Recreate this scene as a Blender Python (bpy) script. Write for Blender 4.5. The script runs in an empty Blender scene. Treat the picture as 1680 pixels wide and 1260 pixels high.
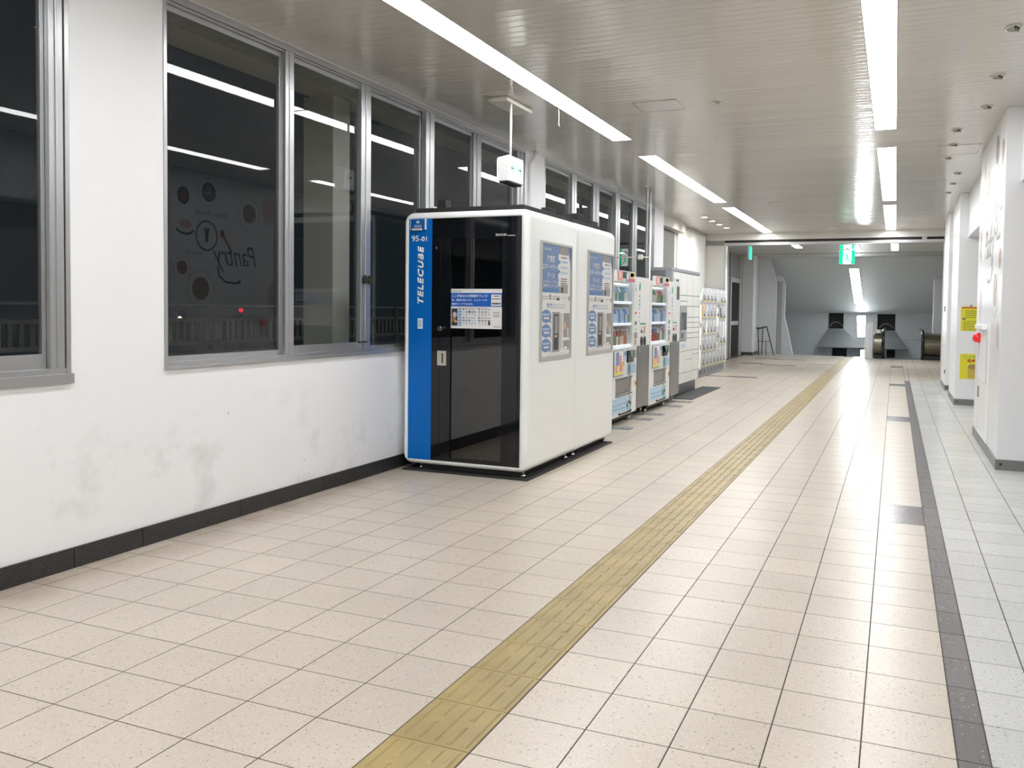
import bpy, bmesh, math, random
from mathutils import Vector, Matrix
random.seed(7)
SC = bpy.context.scene
COL = SC.collection
R = math.radians
X, Y, Z = Vector((1, 0, 0)), Vector((0, 1, 0)), Vector((0, 0, 1))

# ------------------------------------------------------------------ materials
MATS = {}
def nd(nt, t, **kw):
    n = nt.nodes.new(t)
    for k, v in kw.items():
        if k in n.inputs: n.inputs[k].default_value = v
        else: setattr(n, k, v)
    return n
def mat(name, col, rough=0.5, metal=0.0, spec=0.5, emit=0.0, coat=0.0, noise=0.0, nscale=8.0, bump=0.0, bscale=60.0):
    if name in MATS: return MATS[name]
    m = bpy.data.materials.new(name); m.use_nodes = True
    nt = m.node_tree; b = nt.nodes['Principled BSDF']
    b.inputs['Base Color'].default_value = (*col, 1); b.inputs['Roughness'].default_value = rough
    b.inputs['Metallic'].default_value = metal; b.inputs['Specular IOR Level'].default_value = spec
    b.inputs['Coat Weight'].default_value = coat
    if emit:
        b.inputs['Emission Color'].default_value = (*col, 1); b.inputs['Emission Strength'].default_value = emit
    if noise or bump:
        g = nd(nt, 'ShaderNodeNewGeometry')
    if noise:
        t = nd(nt, 'ShaderNodeTexNoise', Scale=nscale, Detail=4.0)
        nt.links.new(g.outputs['Position'], t.inputs['Vector'])
        r = nd(nt, 'ShaderNodeMapRange'); r.inputs[1].default_value = .3; r.inputs[2].default_value = .7
        r.inputs[3].default_value = 1 - noise; r.inputs[4].default_value = 1 + noise * .5
        nt.links.new(t.outputs['Fac'], r.inputs[0])
        mx = nd(nt, 'ShaderNodeVectorMath', operation='SCALE'); mx.inputs[0].default_value = col
        nt.links.new(r.outputs[0], mx.inputs['Scale']); nt.links.new(mx.outputs[0], b.inputs['Base Color'])
    if bump:
        t2 = nd(nt, 'ShaderNodeTexNoise', Scale=bscale, Detail=2.0)
        nt.links.new(g.outputs['Position'], t2.inputs['Vector'])
        bp = nd(nt, 'ShaderNodeBump', Strength=bump, Distance=.002)
        nt.links.new(t2.outputs['Fac'], bp.inputs['Height']); nt.links.new(bp.outputs[0], b.inputs['Normal'])
    MATS[name] = m
    return m
def glass(name, tint, ior=1.4, thin=1.0, rough=0.0):
    m = bpy.data.materials.new(name); m.use_nodes = True; nt = m.node_tree
    nt.nodes.remove(nt.nodes['Principled BSDF']); out = nt.nodes['Material Output']
    f = nd(nt, 'ShaderNodeFresnel', IOR=ior); t = nd(nt, 'ShaderNodeBsdfTransparent', Color=(*tint, 1))
    gl = nd(nt, 'ShaderNodeBsdfGlossy', Roughness=rough); mx = nd(nt, 'ShaderNodeMixShader')
    g = nd(nt, 'ShaderNodeNewGeometry')
    mu = nd(nt, 'ShaderNodeMath', operation='MULTIPLY'); inv = nd(nt, 'ShaderNodeMath', operation='SUBTRACT')
    inv.inputs[0].default_value = 1.0
    nt.links.new(g.outputs['Backfacing'], inv.inputs[1]); nt.links.new(f.outputs[0], mu.inputs[0]); nt.links.new(inv.outputs[0], mu.inputs[1])
    nt.links.new(mu.outputs[0], mx.inputs[0]); nt.links.new(t.outputs[0], mx.inputs[1]); nt.links.new(gl.outputs[0], mx.inputs[2])
    nt.links.new(mx.outputs[0], out.inputs['Surface'])
    MATS[name] = m
    return m

def tile_mat(name, base, var, speck, rough, dark=False):
    m = bpy.data.materials.new(name); m.use_nodes = True; nt = m.node_tree; L = nt.links.new
    b = nt.nodes['Principled BSDF']; b.inputs['Roughness'].default_value = rough
    b.inputs['Specular IOR Level'].default_value = .5
    g = nd(nt, 'ShaderNodeNewGeometry')
    # tile to tile variation
    mr = nd(nt, 'ShaderNodeMapRange'); mr.inputs[3].default_value = 1 - var; mr.inputs[4].default_value = 1 + var * .4
    L(g.outputs['Random Per Island'], mr.inputs[0])
    n = nd(nt, 'ShaderNodeTexNoise', Scale=1.3, Detail=5.0); L(g.outputs['Position'], n.inputs['Vector'])
    mr2 = nd(nt, 'ShaderNodeMapRange'); mr2.inputs[1].default_value = .3; mr2.inputs[2].default_value = .7; mr2.inputs[3].default_value = .93; mr2.inputs[4].default_value = 1.03
    L(n.outputs['Fac'], mr2.inputs[0])
    mm = nd(nt, 'ShaderNodeMath', operation='MULTIPLY'); L(mr.outputs[0], mm.inputs[0]); L(mr2.outputs[0], mm.inputs[1])
    sc = nd(nt, 'ShaderNodeVectorMath', operation='SCALE'); sc.inputs[0].default_value = base; L(mm.outputs[0], sc.inputs['Scale'])
    # chips
    dn = nd(nt, 'ShaderNodeTexNoise', Scale=70.0, Detail=1.0); L(g.outputs['Position'], dn.inputs['Vector'])
    ad = nd(nt, 'ShaderNodeVectorMath', operation='MULTIPLY_ADD'); ad.inputs[1].default_value = (.012, .012, .012)
    L(dn.outputs['Color'], ad.inputs[0]); L(g.outputs['Position'], ad.inputs[2])
    col = sc.outputs[0]
    # brown dirt left by the mop along the foot of the left wall
    gx = nd(nt, 'ShaderNodeSeparateXYZ'); L(g.outputs['Position'], gx.inputs[0])
    dr_ = nd(nt, 'ShaderNodeMapRange'); dr_.inputs[1].default_value = -2.12; dr_.inputs[2].default_value = -2.5; L(gx.outputs[0], dr_.inputs[0])
    dn_ = nd(nt, 'ShaderNodeTexNoise', Scale=3.0, Detail=6.0); L(g.outputs['Position'], dn_.inputs['Vector'])
    dm_ = nd(nt, 'ShaderNodeMapRange'); dm_.inputs[1].default_value = .35; dm_.inputs[2].default_value = .75; L(dn_.outputs['Fac'], dm_.inputs[0])
    dp_ = nd(nt, 'ShaderNodeMath', operation='MULTIPLY'); L(dr_.outputs[0], dp_.inputs[0]); L(dm_.outputs[0], dp_.inputs[1])
    dx_ = nd(nt, 'ShaderNodeMix', data_type='RGBA'); dx_.inputs[7].default_value = (.27, .20, .14, 1); L(dp_.outputs[0], dx_.inputs[0]); L(col, dx_.inputs[6]); col = dx_.outputs[2]
    for scale, thr, pick, tone in ((52.0, .22, .66, speck), (150.0, .30, .55, tuple(c * .8 + .1 for c in speck)), (60.0, .3, .8, tuple(min(1, c * 1.12) for c in base) if not dark else (.35, .33, .33))):
        v = nd(nt, 'ShaderNodeTexVoronoi', Scale=scale); L(ad.outputs[0], v.inputs['Vector'])
        sp = nd(nt, 'ShaderNodeSeparateColor'); L(v.outputs['Color'], sp.inputs[0])
        c1 = nd(nt, 'ShaderNodeMath', operation='LESS_THAN'); c1.inputs[1].default_value = thr; L(v.outputs['Distance'], c1.inputs[0])
        c2 = nd(nt, 'ShaderNodeMath', operation='GREATER_THAN'); c2.inputs[1].default_value = pick; L(sp.outputs[0], c2.inputs[0])
        c3 = nd(nt, 'ShaderNodeMath', operation='MULTIPLY'); L(c1.outputs[0], c3.inputs[0]); L(c2.outputs[0], c3.inputs[1])
        c4 = nd(nt, 'ShaderNodeMath', operation='MULTIPLY'); c4.inputs[1].default_value = .75; L(c3.outputs[0], c4.inputs[0])
        mx = nd(nt, 'ShaderNodeMix', data_type='RGBA'); mx.inputs[7].default_value = (*tone, 1)
        L(c4.outputs[0], mx.inputs[0]); L(col, mx.inputs[6]); col = mx.outputs[2]
    L(col, b.inputs['Base Color'])
    MATS[name] = m
    return m

def wall_mat():
    m = bpy.data.materials.new('painted_wall'); m.use_nodes = True; nt = m.node_tree; L = nt.links.new
    b = nt.nodes['Principled BSDF']; b.inputs['Roughness'].default_value = .5
    g = nd(nt, 'ShaderNodeNewGeometry'); sx = nd(nt, 'ShaderNodeSeparateXYZ'); L(g.outputs['Position'], sx.inputs[0])
    # scuffs: cloudy grey marks, only on the lower wall where people and bags rub it
    n = nd(nt, 'ShaderNodeTexNoise', Scale=2.6, Detail=7.0, Roughness=.65); L(g.outputs['Position'], n.inputs['Vector'])
    r = nd(nt, 'ShaderNodeMapRange'); r.inputs[1].default_value = .53; r.inputs[2].default_value = .74; L(n.outputs['Fac'], r.inputs[0])
    zr = nd(nt, 'ShaderNodeMapRange'); zr.inputs[1].default_value = .95; zr.inputs[2].default_value = .5; L(sx.outputs[2], zr.inputs[0])
    p = nd(nt, 'ShaderNodeMath', operation='MULTIPLY'); L(r.outputs[0], p.inputs[0]); L(zr.outputs[0], p.inputs[1])
    v = nd(nt, 'ShaderNodeTexVoronoi', Scale=3.2); L(g.outputs['Position'], v.inputs['Vector'])
    n2 = nd(nt, 'ShaderNodeTexNoise', Scale=40.0, Detail=3.0); L(g.outputs['Position'], n2.inputs['Vector'])
    sm = nd(nt, 'ShaderNodeMath', operation='MULTIPLY_ADD'); sm.inputs[1].default_value = .08; L(n2.outputs['Fac'], sm.inputs[0]); L(v.outputs['Distance'], sm.inputs[2])
    ls = nd(nt, 'ShaderNodeMath', operation='LESS_THAN'); ls.inputs[1].default_value = .068; L(sm.outputs[0], ls.inputs[0])
    zc = nd(nt, 'ShaderNodeMath', operation='LESS_THAN'); zc.inputs[1].default_value = 1.2; L(sx.outputs[2], zc.inputs[0])
    sp = nd(nt, 'ShaderNodeMath', operation='MULTIPLY'); L(ls.outputs[0], sp.inputs[0]); L(zc.outputs[0], sp.inputs[1])
    sp2 = nd(nt, 'ShaderNodeMath', operation='MULTIPLY'); sp2.inputs[1].default_value = .5; L(sp.outputs[0], sp2.inputs[0])
    q = nd(nt, 'ShaderNodeMath', operation='MULTIPLY_ADD'); q.inputs[1].default_value = .33; L(p.outputs[0], q.inputs[0]); L(sp2.outputs[0], q.inputs[2])
    mx = nd(nt, 'ShaderNodeMix', data_type='RGBA'); mx.inputs[6].default_value = (.90, .915, .945, 1); mx.inputs[7].default_value = (.42, .42, .41, 1)
    L(q.outputs[0], mx.inputs[0]); L(mx.outputs[2], b.inputs['Base Color'])
    MATS['painted_wall'] = m
    return m

def ceiling_mat():
    m = bpy.data.materials.new('ceiling_panel_metal'); m.use_nodes = True; nt = m.node_tree; L = nt.links.new
    b = nt.nodes['Principled BSDF']; b.inputs['Base Color'].default_value = (.62, .60, .565, 1); b.inputs['Roughness'].default_value = .15
    b.inputs['Specular IOR Level'].default_value = .68
    g = nd(nt, 'ShaderNodeNewGeometry'); sx = nd(nt, 'ShaderNodeSeparateXYZ'); L(g.outputs['Position'], sx.inputs[0])
    fr = nd(nt, 'ShaderNodeMath', operation='MULTIPLY'); fr.inputs[1].default_value = 1 / .1; L(sx.outputs[1], fr.inputs[0])
    f2 = nd(nt, 'ShaderNodeMath', operation='FRACT'); L(fr.outputs[0], f2.inputs[0])
    # flat slat with a narrow groove at each joint, and a slight sag across the slat
    d = nd(nt, 'ShaderNodeMath', operation='SUBTRACT'); d.inputs[1].default_value = .5; L(f2.outputs[0], d.inputs[0])
    a = nd(nt, 'ShaderNodeMath', operation='ABSOLUTE'); L(d.outputs[0], a.inputs[0])
    gr = nd(nt, 'ShaderNodeMapRange'); gr.inputs[1].default_value = .44; gr.inputs[2].default_value = .5; L(a.outputs[0], gr.inputs[0])
    sq = nd(nt, 'ShaderNodeMath', operation='POWER'); sq.inputs[1].default_value = 2.0; L(a.outputs[0], sq.inputs[0])
    hs = nd(nt, 'ShaderNodeMath', operation='MULTIPLY_ADD'); hs.inputs[1].default_value = .9; L(sq.outputs[0], hs.inputs[0]); L(gr.outputs[0], hs.inputs[2])
    mp = nd(nt, 'ShaderNodeVectorMath', operation='MULTIPLY'); mp.inputs[1].default_value = (.5, 9, 1); L(g.outputs['Position'], mp.inputs[0])
    n = nd(nt, 'ShaderNodeTexNoise', Scale=1.0, Detail=2.0); L(mp.outputs[0], n.inputs['Vector'])
    h2 = nd(nt, 'ShaderNodeMath', operation='MULTIPLY_ADD'); h2.inputs[1].default_value = .8; L(n.outputs['Fac'], h2.inputs[0]); L(hs.outputs[0], h2.inputs[2])
    fl_ = nd(nt, 'ShaderNodeMath', operation='FLOOR'); L(fr.outputs[0], fl_.inputs[0])
    wn = nd(nt, 'ShaderNodeTexWhiteNoise', noise_dimensions='1D'); L(fl_.outputs[0], wn.inputs['W'])
    wc = nd(nt, 'ShaderNodeMath', operation='SUBTRACT'); wc.inputs[1].default_value = .5; L(wn.outputs['Value'], wc.inputs[0])
    tl = nd(nt, 'ShaderNodeMath', operation='MULTIPLY'); L(wc.outputs[0], tl.inputs[0]); L(d.outputs[0], tl.inputs[1])
    h3 = nd(nt, 'ShaderNodeMath', operation='MULTIPLY_ADD'); h3.inputs[1].default_value = 1.6; L(tl.outputs[0], h3.inputs[0]); L(h2.outputs[0], h3.inputs[2])
    bp = nd(nt, 'ShaderNodeBump', Strength=.75, Distance=.0028); L(h3.outputs[0], bp.inputs['Height']); L(bp.outputs[0], b.inputs['Normal'])
    MATS['ceiling_panel_metal'] = m
    return m

white = mat('white_gloss_shell', (.91, .945, .945), .28)
wallm = wall_mat(); ceilm = ceiling_mat()
pillarm = mat('pillar_paint', (.86, .875, .90), .35)
alu = mat('satin_aluminium', (.52, .53, .545), .32, metal=.75)
alud = mat('dark_aluminium', (.33, .34, .35), .35, metal=.6)
granite = mat('black_granite', (.035, .035, .038), .35, noise=.7, nscale=120)
grout = mat('tile_grout', (.07, .06, .055), .8)
t_cream = tile_mat('cream_terrazzo_tile', (.62, .552, .465), .055, (.27, .23, .19), .3)
t_white = tile_mat('pale_grey_terrazzo_tile', (.665, .675, .662), .06, (.33, .34, .33), .25)
t_dark = tile_mat('charcoal_terrazzo_tile', (.185, .17, .178), .12, (.06, .05, .06), .24, dark=True)
t_tan = mat('worn_tan_tile', (.30, .21, .11), .4)
tact = mat('ochre_tactile_tile', (.39, .295, .12), .36, noise=.22, nscale=3.5, bump=.15, bscale=300)
tactj = mat('tactile_joint', (.16, .12, .06), .7)
black = mat('black_satin', (.012, .012, .014), .35)
blackg = mat('black_gloss_glass', (.005, .006, .008), .05, spec=.5)
blackm = mat('black_matte', (.02, .02, .02), .7)
blue = mat('booth_blue', (.002, .145, .54), .35, spec=.2)
bluep = mat('print_blue', (.14, .24, .47), .4)
blued = mat('print_deep_blue', (.01, .11, .50), .4)
bluel = mat('print_pale_blue', (.45, .62, .82), .4)
paper = mat('print_paper', (.80, .80, .80), .4)
ink = mat('print_ink', (.03, .03, .035), .5)
greyp = mat('print_grey', (.30, .29, .28), .45)
greyl = mat('print_light_grey', (.55, .54, .53), .45)
tan = mat('print_skin_tan', (.62, .42, .28), .5)
wht = mat('lettering_white', (.88, .88, .88), .4)
yel = mat('poster_yellow', (.78, .74, .03), .45)
red = mat('signal_red', (.62, .02, .02), .3)
pink = mat('print_pink', (.72, .30, .36), .45)
brown = mat('print_brown', (.30, .18, .10), .5)
orange = mat('tag_orange', (.80, .42, .08), .5)
green = mat('print_green', (.03, .35, .16), .45)
greenl = mat('print_light_green', (.25, .55, .42), .45)
teal = mat('print_teal', (.25, .48, .55), .45)
steel = mat('brushed_steel', (.19, .187, .183), .3, metal=.8, noise=.12, nscale=5)
pipem = mat('galvanised_pipe', (.78, .80, .82), .3, metal=.45)
chrome = mat('chrome', (.75, .75, .76), .12, metal=1.0)
lockst = mat('locker_steel', (.40, .40, .41), .35, metal=.4, noise=.06, nscale=4)
vwhite = mat('vending_white', (.80, .81, .81), .25)
greyc = mat('mid_grey_plastic', (.27, .28, .30), .45)
greyk = mat('kick_plate_grey', (.06, .063, .068), .4)
hallm = mat('hall_grey_panel', (.53, .56, .575), .45)
hallw = mat('hall_white_panel', (.66, .68, .71), .45)
hallc = mat('hall_ceiling', (.50, .50, .49), .5)
mat_floor = mat('rubber_mat', (.035, .037, .04), .6)
recessm = mat('recess_dark_grey', (.10, .095, .085), .4)
shut = mat('grey_shutter', (.30, .29, .28), .4)
cream = mat('cream_plastic', (.68, .66, .60), .4)
lampm = mat('lamp_diffuser', (.985, .99, 1.0), .5, emit=21.0)
lamph = mat('hall_lamp_diffuser', (.94, .98, 1.0), .5, emit=30.0)
spotm = mat('downlight_lens', (1.0, .96, .88), .5, emit=14.0)
vlit = mat('vending_shelf_light', (.95, .97, 1.0), .5, emit=1.0)
exitw = mat('exit_sign_white_lit', (.92, 1.0, .95), .5, emit=1.6)
exitg = mat('exit_sign_green_lit', (.0, .66, .30), .5, emit=1.5)
signw = mat('lit_sign_face', (.95, 1.0, .97), .5, emit=1.2)
redl = mat('red_lamp_glow', (1.0, .03, .06), .4, emit=.8)
yell = mat('far_lamp_glow', (.9, 1.0, .55), .4, emit=2.5)
winglass = glass('window_glass', (.86, .88, .87), 1.5)
boothglass = glass('booth_tinted_glass', (.16, .18, .19), 1.95)
clearglass = glass('display_glass', (.95, .96, .97), 1.3)
BTL = [mat('drink_' + n, c, .3) for n, c in (('blue', (.10, .25, .60)), ('pale_blue', (.45, .65, .85)), ('green', (.10, .32, .12)), ('amber', (.45, .20, .08)), ('red', (.50, .08, .08)), ('cream', (.70, .60, .48)), ('white', (.78, .79, .80)), ('pink', (.66, .36, .36)))]

# ------------------------------------------------------------------ builders
ORG = {}
class Face:
    """A flat working plane: u to the right, v up, d out of the plane towards the viewer."""
    def __init__(s, o, r, u): s.o = Vector(o); s.r = Vector(r); s.u = Vector(u); s.n = s.r.cross(s.u)
    def P(s, u, v, d=0.0): return s.o + s.r * u + s.u * v + s.n * d

class MB:
    def __init__(s): s.bm = bmesh.new()
    def hexa(s, p, mi=0, smooth=False):
        v = [s.bm.verts.new(q) for q in p]
        for f in ((0, 3, 2, 1), (4, 5, 6, 7), (0, 1, 5, 4), (1, 2, 6, 5), (2, 3, 7, 6), (3, 0, 4, 7)):
            s.bm.faces.new([v[i] for i in f]).material_index = mi
        return s
    def box(s, x0, x1, y0, y1, z0, z1, mi=0):
        return s.hexa([(x0, y0, z0), (x1, y0, z0), (x1, y1, z0), (x0, y1, z0), (x0, y0, z1), (x1, y0, z1), (x1, y1, z1), (x0, y1, z1)], mi)
    def rect(s, F, u0, u1, v0, v1, d0, d1, mi=0):
        return s.hexa([F.P(u0, v0, d0), F.P(u1, v0, d0), F.P(u1, v1, d0), F.P(u0, v1, d0), F.P(u0, v0, d1), F.P(u1, v0, d1), F.P(u1, v1, d1), F.P(u0, v1, d1)], mi)
    def holes(s, F, u0, u1, v0, v1, hs, d0, d1, mi=0):
        us = sorted({u0, u1, *[h[0] for h in hs], *[h[1] for h in hs]}); vs = sorted({v0, v1, *[h[2] for h in hs], *[h[3] for h in hs]})
        us = [u for u in us if u0 <= u <= u1]; vs = [v for v in vs if v0 <= v <= v1]
        for i in range(len(us) - 1):
            run = None
            for j in range(len(vs) - 1):
                cu, cv = (us[i] + us[i + 1]) / 2, (vs[j] + vs[j + 1]) / 2
                inside = any(h[0] < cu < h[1] and h[2] < cv < h[3] for h in hs)
                if not inside:
                    run = [vs[j], vs[j + 1]] if run is None else [run[0], vs[j + 1]]
                if inside or j == len(vs) - 2:
                    if run: s.rect(F, us[i], us[i + 1], run[0], run[1], d0, d1, mi)
                    run = None
        return s
    def prism(s, F, pts, d0, d1, mi=0, smooth=False):
        a = [s.bm.verts.new(F.P(u, v, d0)) for u, v in pts]; b = [s.bm.verts.new(F.P(u, v, d1)) for u, v in pts]
        n = len(pts)
        s.bm.faces.new(list(reversed(a))).material_index = mi; s.bm.faces.new(b).material_index = mi
        for i in range(n):
            f = s.bm.faces.new([a[i], a[(i + 1) % n], b[(i + 1) % n], b[i]]); f.material_index = mi; f.smooth = smooth
        return s
    def disc(s, F, u, v, ru, rv, d0, d1, mi=0, n=28, a0=0):
        return s.prism(F, [(u + ru * math.cos(a0 + 2 * math.pi * i / n), v + rv * math.sin(a0 + 2 * math.pi * i / n)) for i in range(n)], d0, d1, mi)
    def ring(s, F, u, v, ru, rv, w, d0, d1, mi=0, n=36):
        for i in range(n):
            a, b = 2 * math.pi * i / n, 2 * math.pi * (i + 1) / n
            o = lambda t, k: (u + (ru - k) * math.cos(t), v + (rv - k) * math.sin(t))
            s.prism(F, [o(a, w), o(a, 0), o(b, 0), o(b, w)], d0, d1, mi)
        return s
    def stroke(s, F, pts, w, d0, d1, mi=0):
        for (a, b) in zip(pts, pts[1:]):
            a, b = Vector(a), Vector(b); t = (b - a).normalized(); n = Vector((-t.y, t.x)) * (w / 2); e = t * (w * .3)
            s.prism(F, [tuple(a - n - e), tuple(b - n + e), tuple(b + n + e), tuple(a + n - e)], d0, d1, mi)
        return s
    def loft(s, loops, mi=0, cap0=None, cap1=None, smooth=True, mis=None):
        vs = [[s.bm.verts.new(p) for p in l] for l in loops]; n = len(loops[0])
        for k in range(len(vs) - 1):
            for i in range(n):
                f = s.bm.faces.new([vs[k][i], vs[k][(i + 1) % n], vs[k + 1][(i + 1) % n], vs[k + 1][i]])
                f.material_index = mis[k] if mis else mi; f.smooth = smooth
        if cap0 is not None: s.bm.faces.new(list(reversed(vs[0]))).material_index = cap0
        if cap1 is not None: s.bm.faces.new(vs[-1]).material_index = cap1
        return s
    def tube(s, pts, r, n=12, mi=0, caps=True):
        pts = [Vector(p) for p in pts]; loops = []
        up = Vector((.13, .21, .97)).normalized()
        for i, p in enumerate(pts):
            t = ((pts[i] - pts[i - 1]).normalized() if i else Vector()) + ((pts[i + 1] - pts[i]).normalized() if i < len(pts) - 1 else Vector())
            t.normalize(); a = t.cross(up)
            if a.length < .2: a = t.cross(X)
            a.normalize(); b = t.cross(a)
            rr = r[i] if isinstance(r, (list, tuple)) else r
            loops.append([p + (a * math.cos(2 * math.pi * k / n) + b * math.sin(2 * math.pi * k / n)) * rr for k in range(n)])
        return s.loft(loops, mi, mi if caps else None, mi if caps else None)
    def build(s, name, mats, parent=None, base=None, bevel=0.0, seg=2, smooth=False, angle=40):
        bm = s.bm
        bmesh.ops.recalc_face_normals(bm, faces=bm.faces)
        if parent is not None: o0 = ORG[parent.name]
        elif base is not None: o0 = Vector(base)
        else:
            c = [v.co for v in bm.verts]
            lo = Vector((min(q.x for q in c), min(q.y for q in c), min(q.z for q in c))); hi = Vector((max(q.x for q in c), max(q.y for q in c), max(q.z for q in c)))
            o0 = Vector(((lo.x + hi.x) / 2, (lo.y + hi.y) / 2, lo.z))
        for v in bm.verts: v.co -= o0
        me = bpy.data.meshes.new(name); bm.to_mesh(me); bm.free()
        for m in (mats if isinstance(mats, (list, tuple)) else [mats]): me.materials.append(m)
        o = bpy.data.objects.new(name, me); COL.objects.link(o); ORG[o.name] = o0
        if parent is not None: o.parent = parent
        else: o.location = o0
        if bevel:
            b = o.modifiers.new('bevel', 'BEVEL'); b.width = bevel; b.segments = seg; b.limit_method = 'ANGLE'; b.angle_limit = R(angle)
        return o

def thing(name, label, cat, base, group=None):
    o = bpy.data.objects.new(name, None); COL.objects.link(o); o.location = base; ORG[o.name] = Vector(base)
    o.empty_display_size = .1
    return tag(o, label, cat, group)
def tag(o, label, cat, group=None):
    o['label'] = label; o['category'] = cat
    if group: o['group'] = group
    return o
def struct(o): o['kind'] = 'structure'; return o

def text(body, F, u0, u1, v0, v1, d, m, parent, name='lettering', bold=0.0, shear=0.0, rot=False, keep=False, depth=.0006, space=1.0):
    """Lettering fitted to the box u0..u1, v0..v1 of the face F (rot: reads upwards)."""
    c = bpy.data.curves.new(name, 'FONT'); c.body = body; c.offset = bold; c.shear = shear; c.resolution_u = 3
    c.extrude = 0; c.space_character = space
    o = bpy.data.objects.new(name, c); COL.objects.link(o)
    bpy.context.view_layer.update()
    me = bpy.data.meshes.new_from_object(o.evaluated_get(bpy.context.evaluated_depsgraph_get()))
    bpy.data.objects.remove(o); bpy.data.curves.remove(c)
    xs = [v.co.x for v in me.vertices]; ys = [v.co.y for v in me.vertices]
    ax, bx, ay, by = min(xs), max(xs), min(ys), max(ys)
    o0 = ORG[parent.name]
    w, h = (u1 - u0, v1 - v0) if not rot else (v1 - v0, u1 - u0)
    sx, sy = w / (bx - ax), h / (by - ay)
    if keep: sx = sy = min(sx, sy)
    for v in me.vertices:
        a, b = (v.co.x - ax) * sx, (v.co.y - ay) * sy
        v.co = (F.P(u0 + a, v0 + b, d) if not rot else F.P(u1 - b, v0 + a, d)) - o0
    bm = bmesh.new(); bm.from_mesh(me)
    if depth:
        r = bmesh.ops.extrude_face_region(bm, geom=bm.faces[:])
        for v in [e for e in r['geom'] if isinstance(e, bmesh.types.BMVert)]: v.co += F.n * depth
    bm.to_mesh(me); bm.free(); me.name = name
    me.materials.append(m)
    t = bpy.data.objects.new(name, me); COL.objects.link(t); t.parent = parent; ORG[t.name] = o0
    return t
def lines(mb, F, u0, u1, v0, v1, n, d0, d1, mi, frac=.45, seed=1):
    """Rows of fine print too small to read: short dashes."""
    rg = random.Random(seed); h = (v1 - v0) / n
    for i in range(n):
        u = u0
        while u < u1 - .002:
            w = min(rg.uniform(.03, .12) * (u1 - u0) * 2, u1 - u)
            mb.rect(F, u, u + w, v0 + i * h, v0 + i * h + h * frac, d0, d1, mi); u += w + .02 * (u1 - u0)

# ------------------------------------------------------------------ setting
H = 3.28                                     # ceiling height
XW = -2.52                                   # left wall face
# floor: individual terrazzo tiles over a dark grout bed
YF0, YF1 = -10.2, 27.6
fl = MB(); g = .005
xs_l = [-.0 - .3003 * i for i in range(0, 9)]
xs_l = sorted(xs_l)[1:] if False else sorted(xs_l)
cols = [(xs_l[i], xs_l[i + 1], 1) for i in range(len(xs_l) - 1)]
cols = [(-3.0, xs_l[0] if xs_l[0] > -3.0 else -2.4, 1)] + cols
x = .2875
for k in range(5): cols.append((x, x + .2853, 1)); x += .2853          # between the tactile strip and the dark strip
xd = x; cols.append((xd, xd + .097, 3)); x = xd + .097
x += 0
cols.append((x, x + .191, 2)); x += .191
while x < 4.4: cols.append((x, x + .3, 2)); x += .3
for (a, b, mi) in cols:
    n0, n1 = int(YF0 / .3) , int(YF1 / .3)
    for j in range(n0, n1):
        y0, y1 = j * .3, j * .3 + .3
        m_ = mi
        if mi in (2, 3) and y0 > 17.35: m_ = 1
        if xd - .29 < (a + b) / 2 < xd and any(abs(y0 - q) < .2 for q in (-1.95, 4.05, 10.05, 16.05, 22.35)): m_ = 3
        if -2.6 < (a + b) / 2 < -1.3 and any(abs(y0 - q) < .15 for q in (16.5,)): m_ = 3
        if -2.3 < (a + b) / 2 < -1.8 and any(abs(y0 - q) < .3 for q in (21.6, 24.3)): m_ = 4
        if -1.8 < (a + b) / 2 < -1.0 and any(abs(y0 - q) < .15 for q in (21.3, 24.3)): m_ = 3
        if -.7 < (a + b) / 2 < .0 and abs(y0 - 22.2) < .15: m_ = 4
        if (a + b) / 2 > .8 and y0 > 26.6: m_ = 3
        fl.hexa([(a + g / 2, y0 + g / 2, -.01), (b - g / 2, y0 + g / 2, -.01), (b - g / 2, y1 - g / 2, -.01), (a + g / 2, y1 - g / 2, -.01),
                 (a + g / 2, y0 + g / 2, 0), (b - g / 2, y0 + g / 2, 0), (b - g / 2, y1 - g / 2, 0), (a + g / 2, y1 - g / 2, 0)], m_)
fl.box(-3.3, 4.6, YF0, YF1, -.3, -.0012, 0)
struct(fl.build('floor', [grout, t_cream, t_white, t_dark, t_tan]))
# tactile guide path: ochre blocks with raised bars
tp = MB(); F0 = Face((0, 0, 0), X, Y)
for j in range(int(YF0 / .3), 90):
    y0 = j * .3; ta, tb = .004, .2835
    tp.box(ta, tb, y0 + .002, y0 + .298, -.011, .0012, 0)
    for i, c in enumerate((.029, .086, .143, .2, .257)):
        segs = ((.012, .288),) if i % 2 == 0 else ((.012, .15), (.185, .288))
        for (s0, s1) in segs:
            w, e, t = .0125, .012, .0062
            a = [(c - w, y0 + s0, .001), (c + w, y0 + s0, .001), (c + w, y0 + s1, .001), (c - w, y0 + s1, .001),
                 (c - w * .55, y0 + s0 + e, t), (c + w * .55, y0 + s0 + e, t), (c + w * .55, y0 + s1 - e, t), (c - w * .55, y0 + s1 - e, t)]
            tp.hexa(a, 0)
tp.box(.001, .2865, YF0, 27.0, -.011, -.0003, 1)
struct(tp.build('trim_1', [tact, tactj]))

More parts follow.
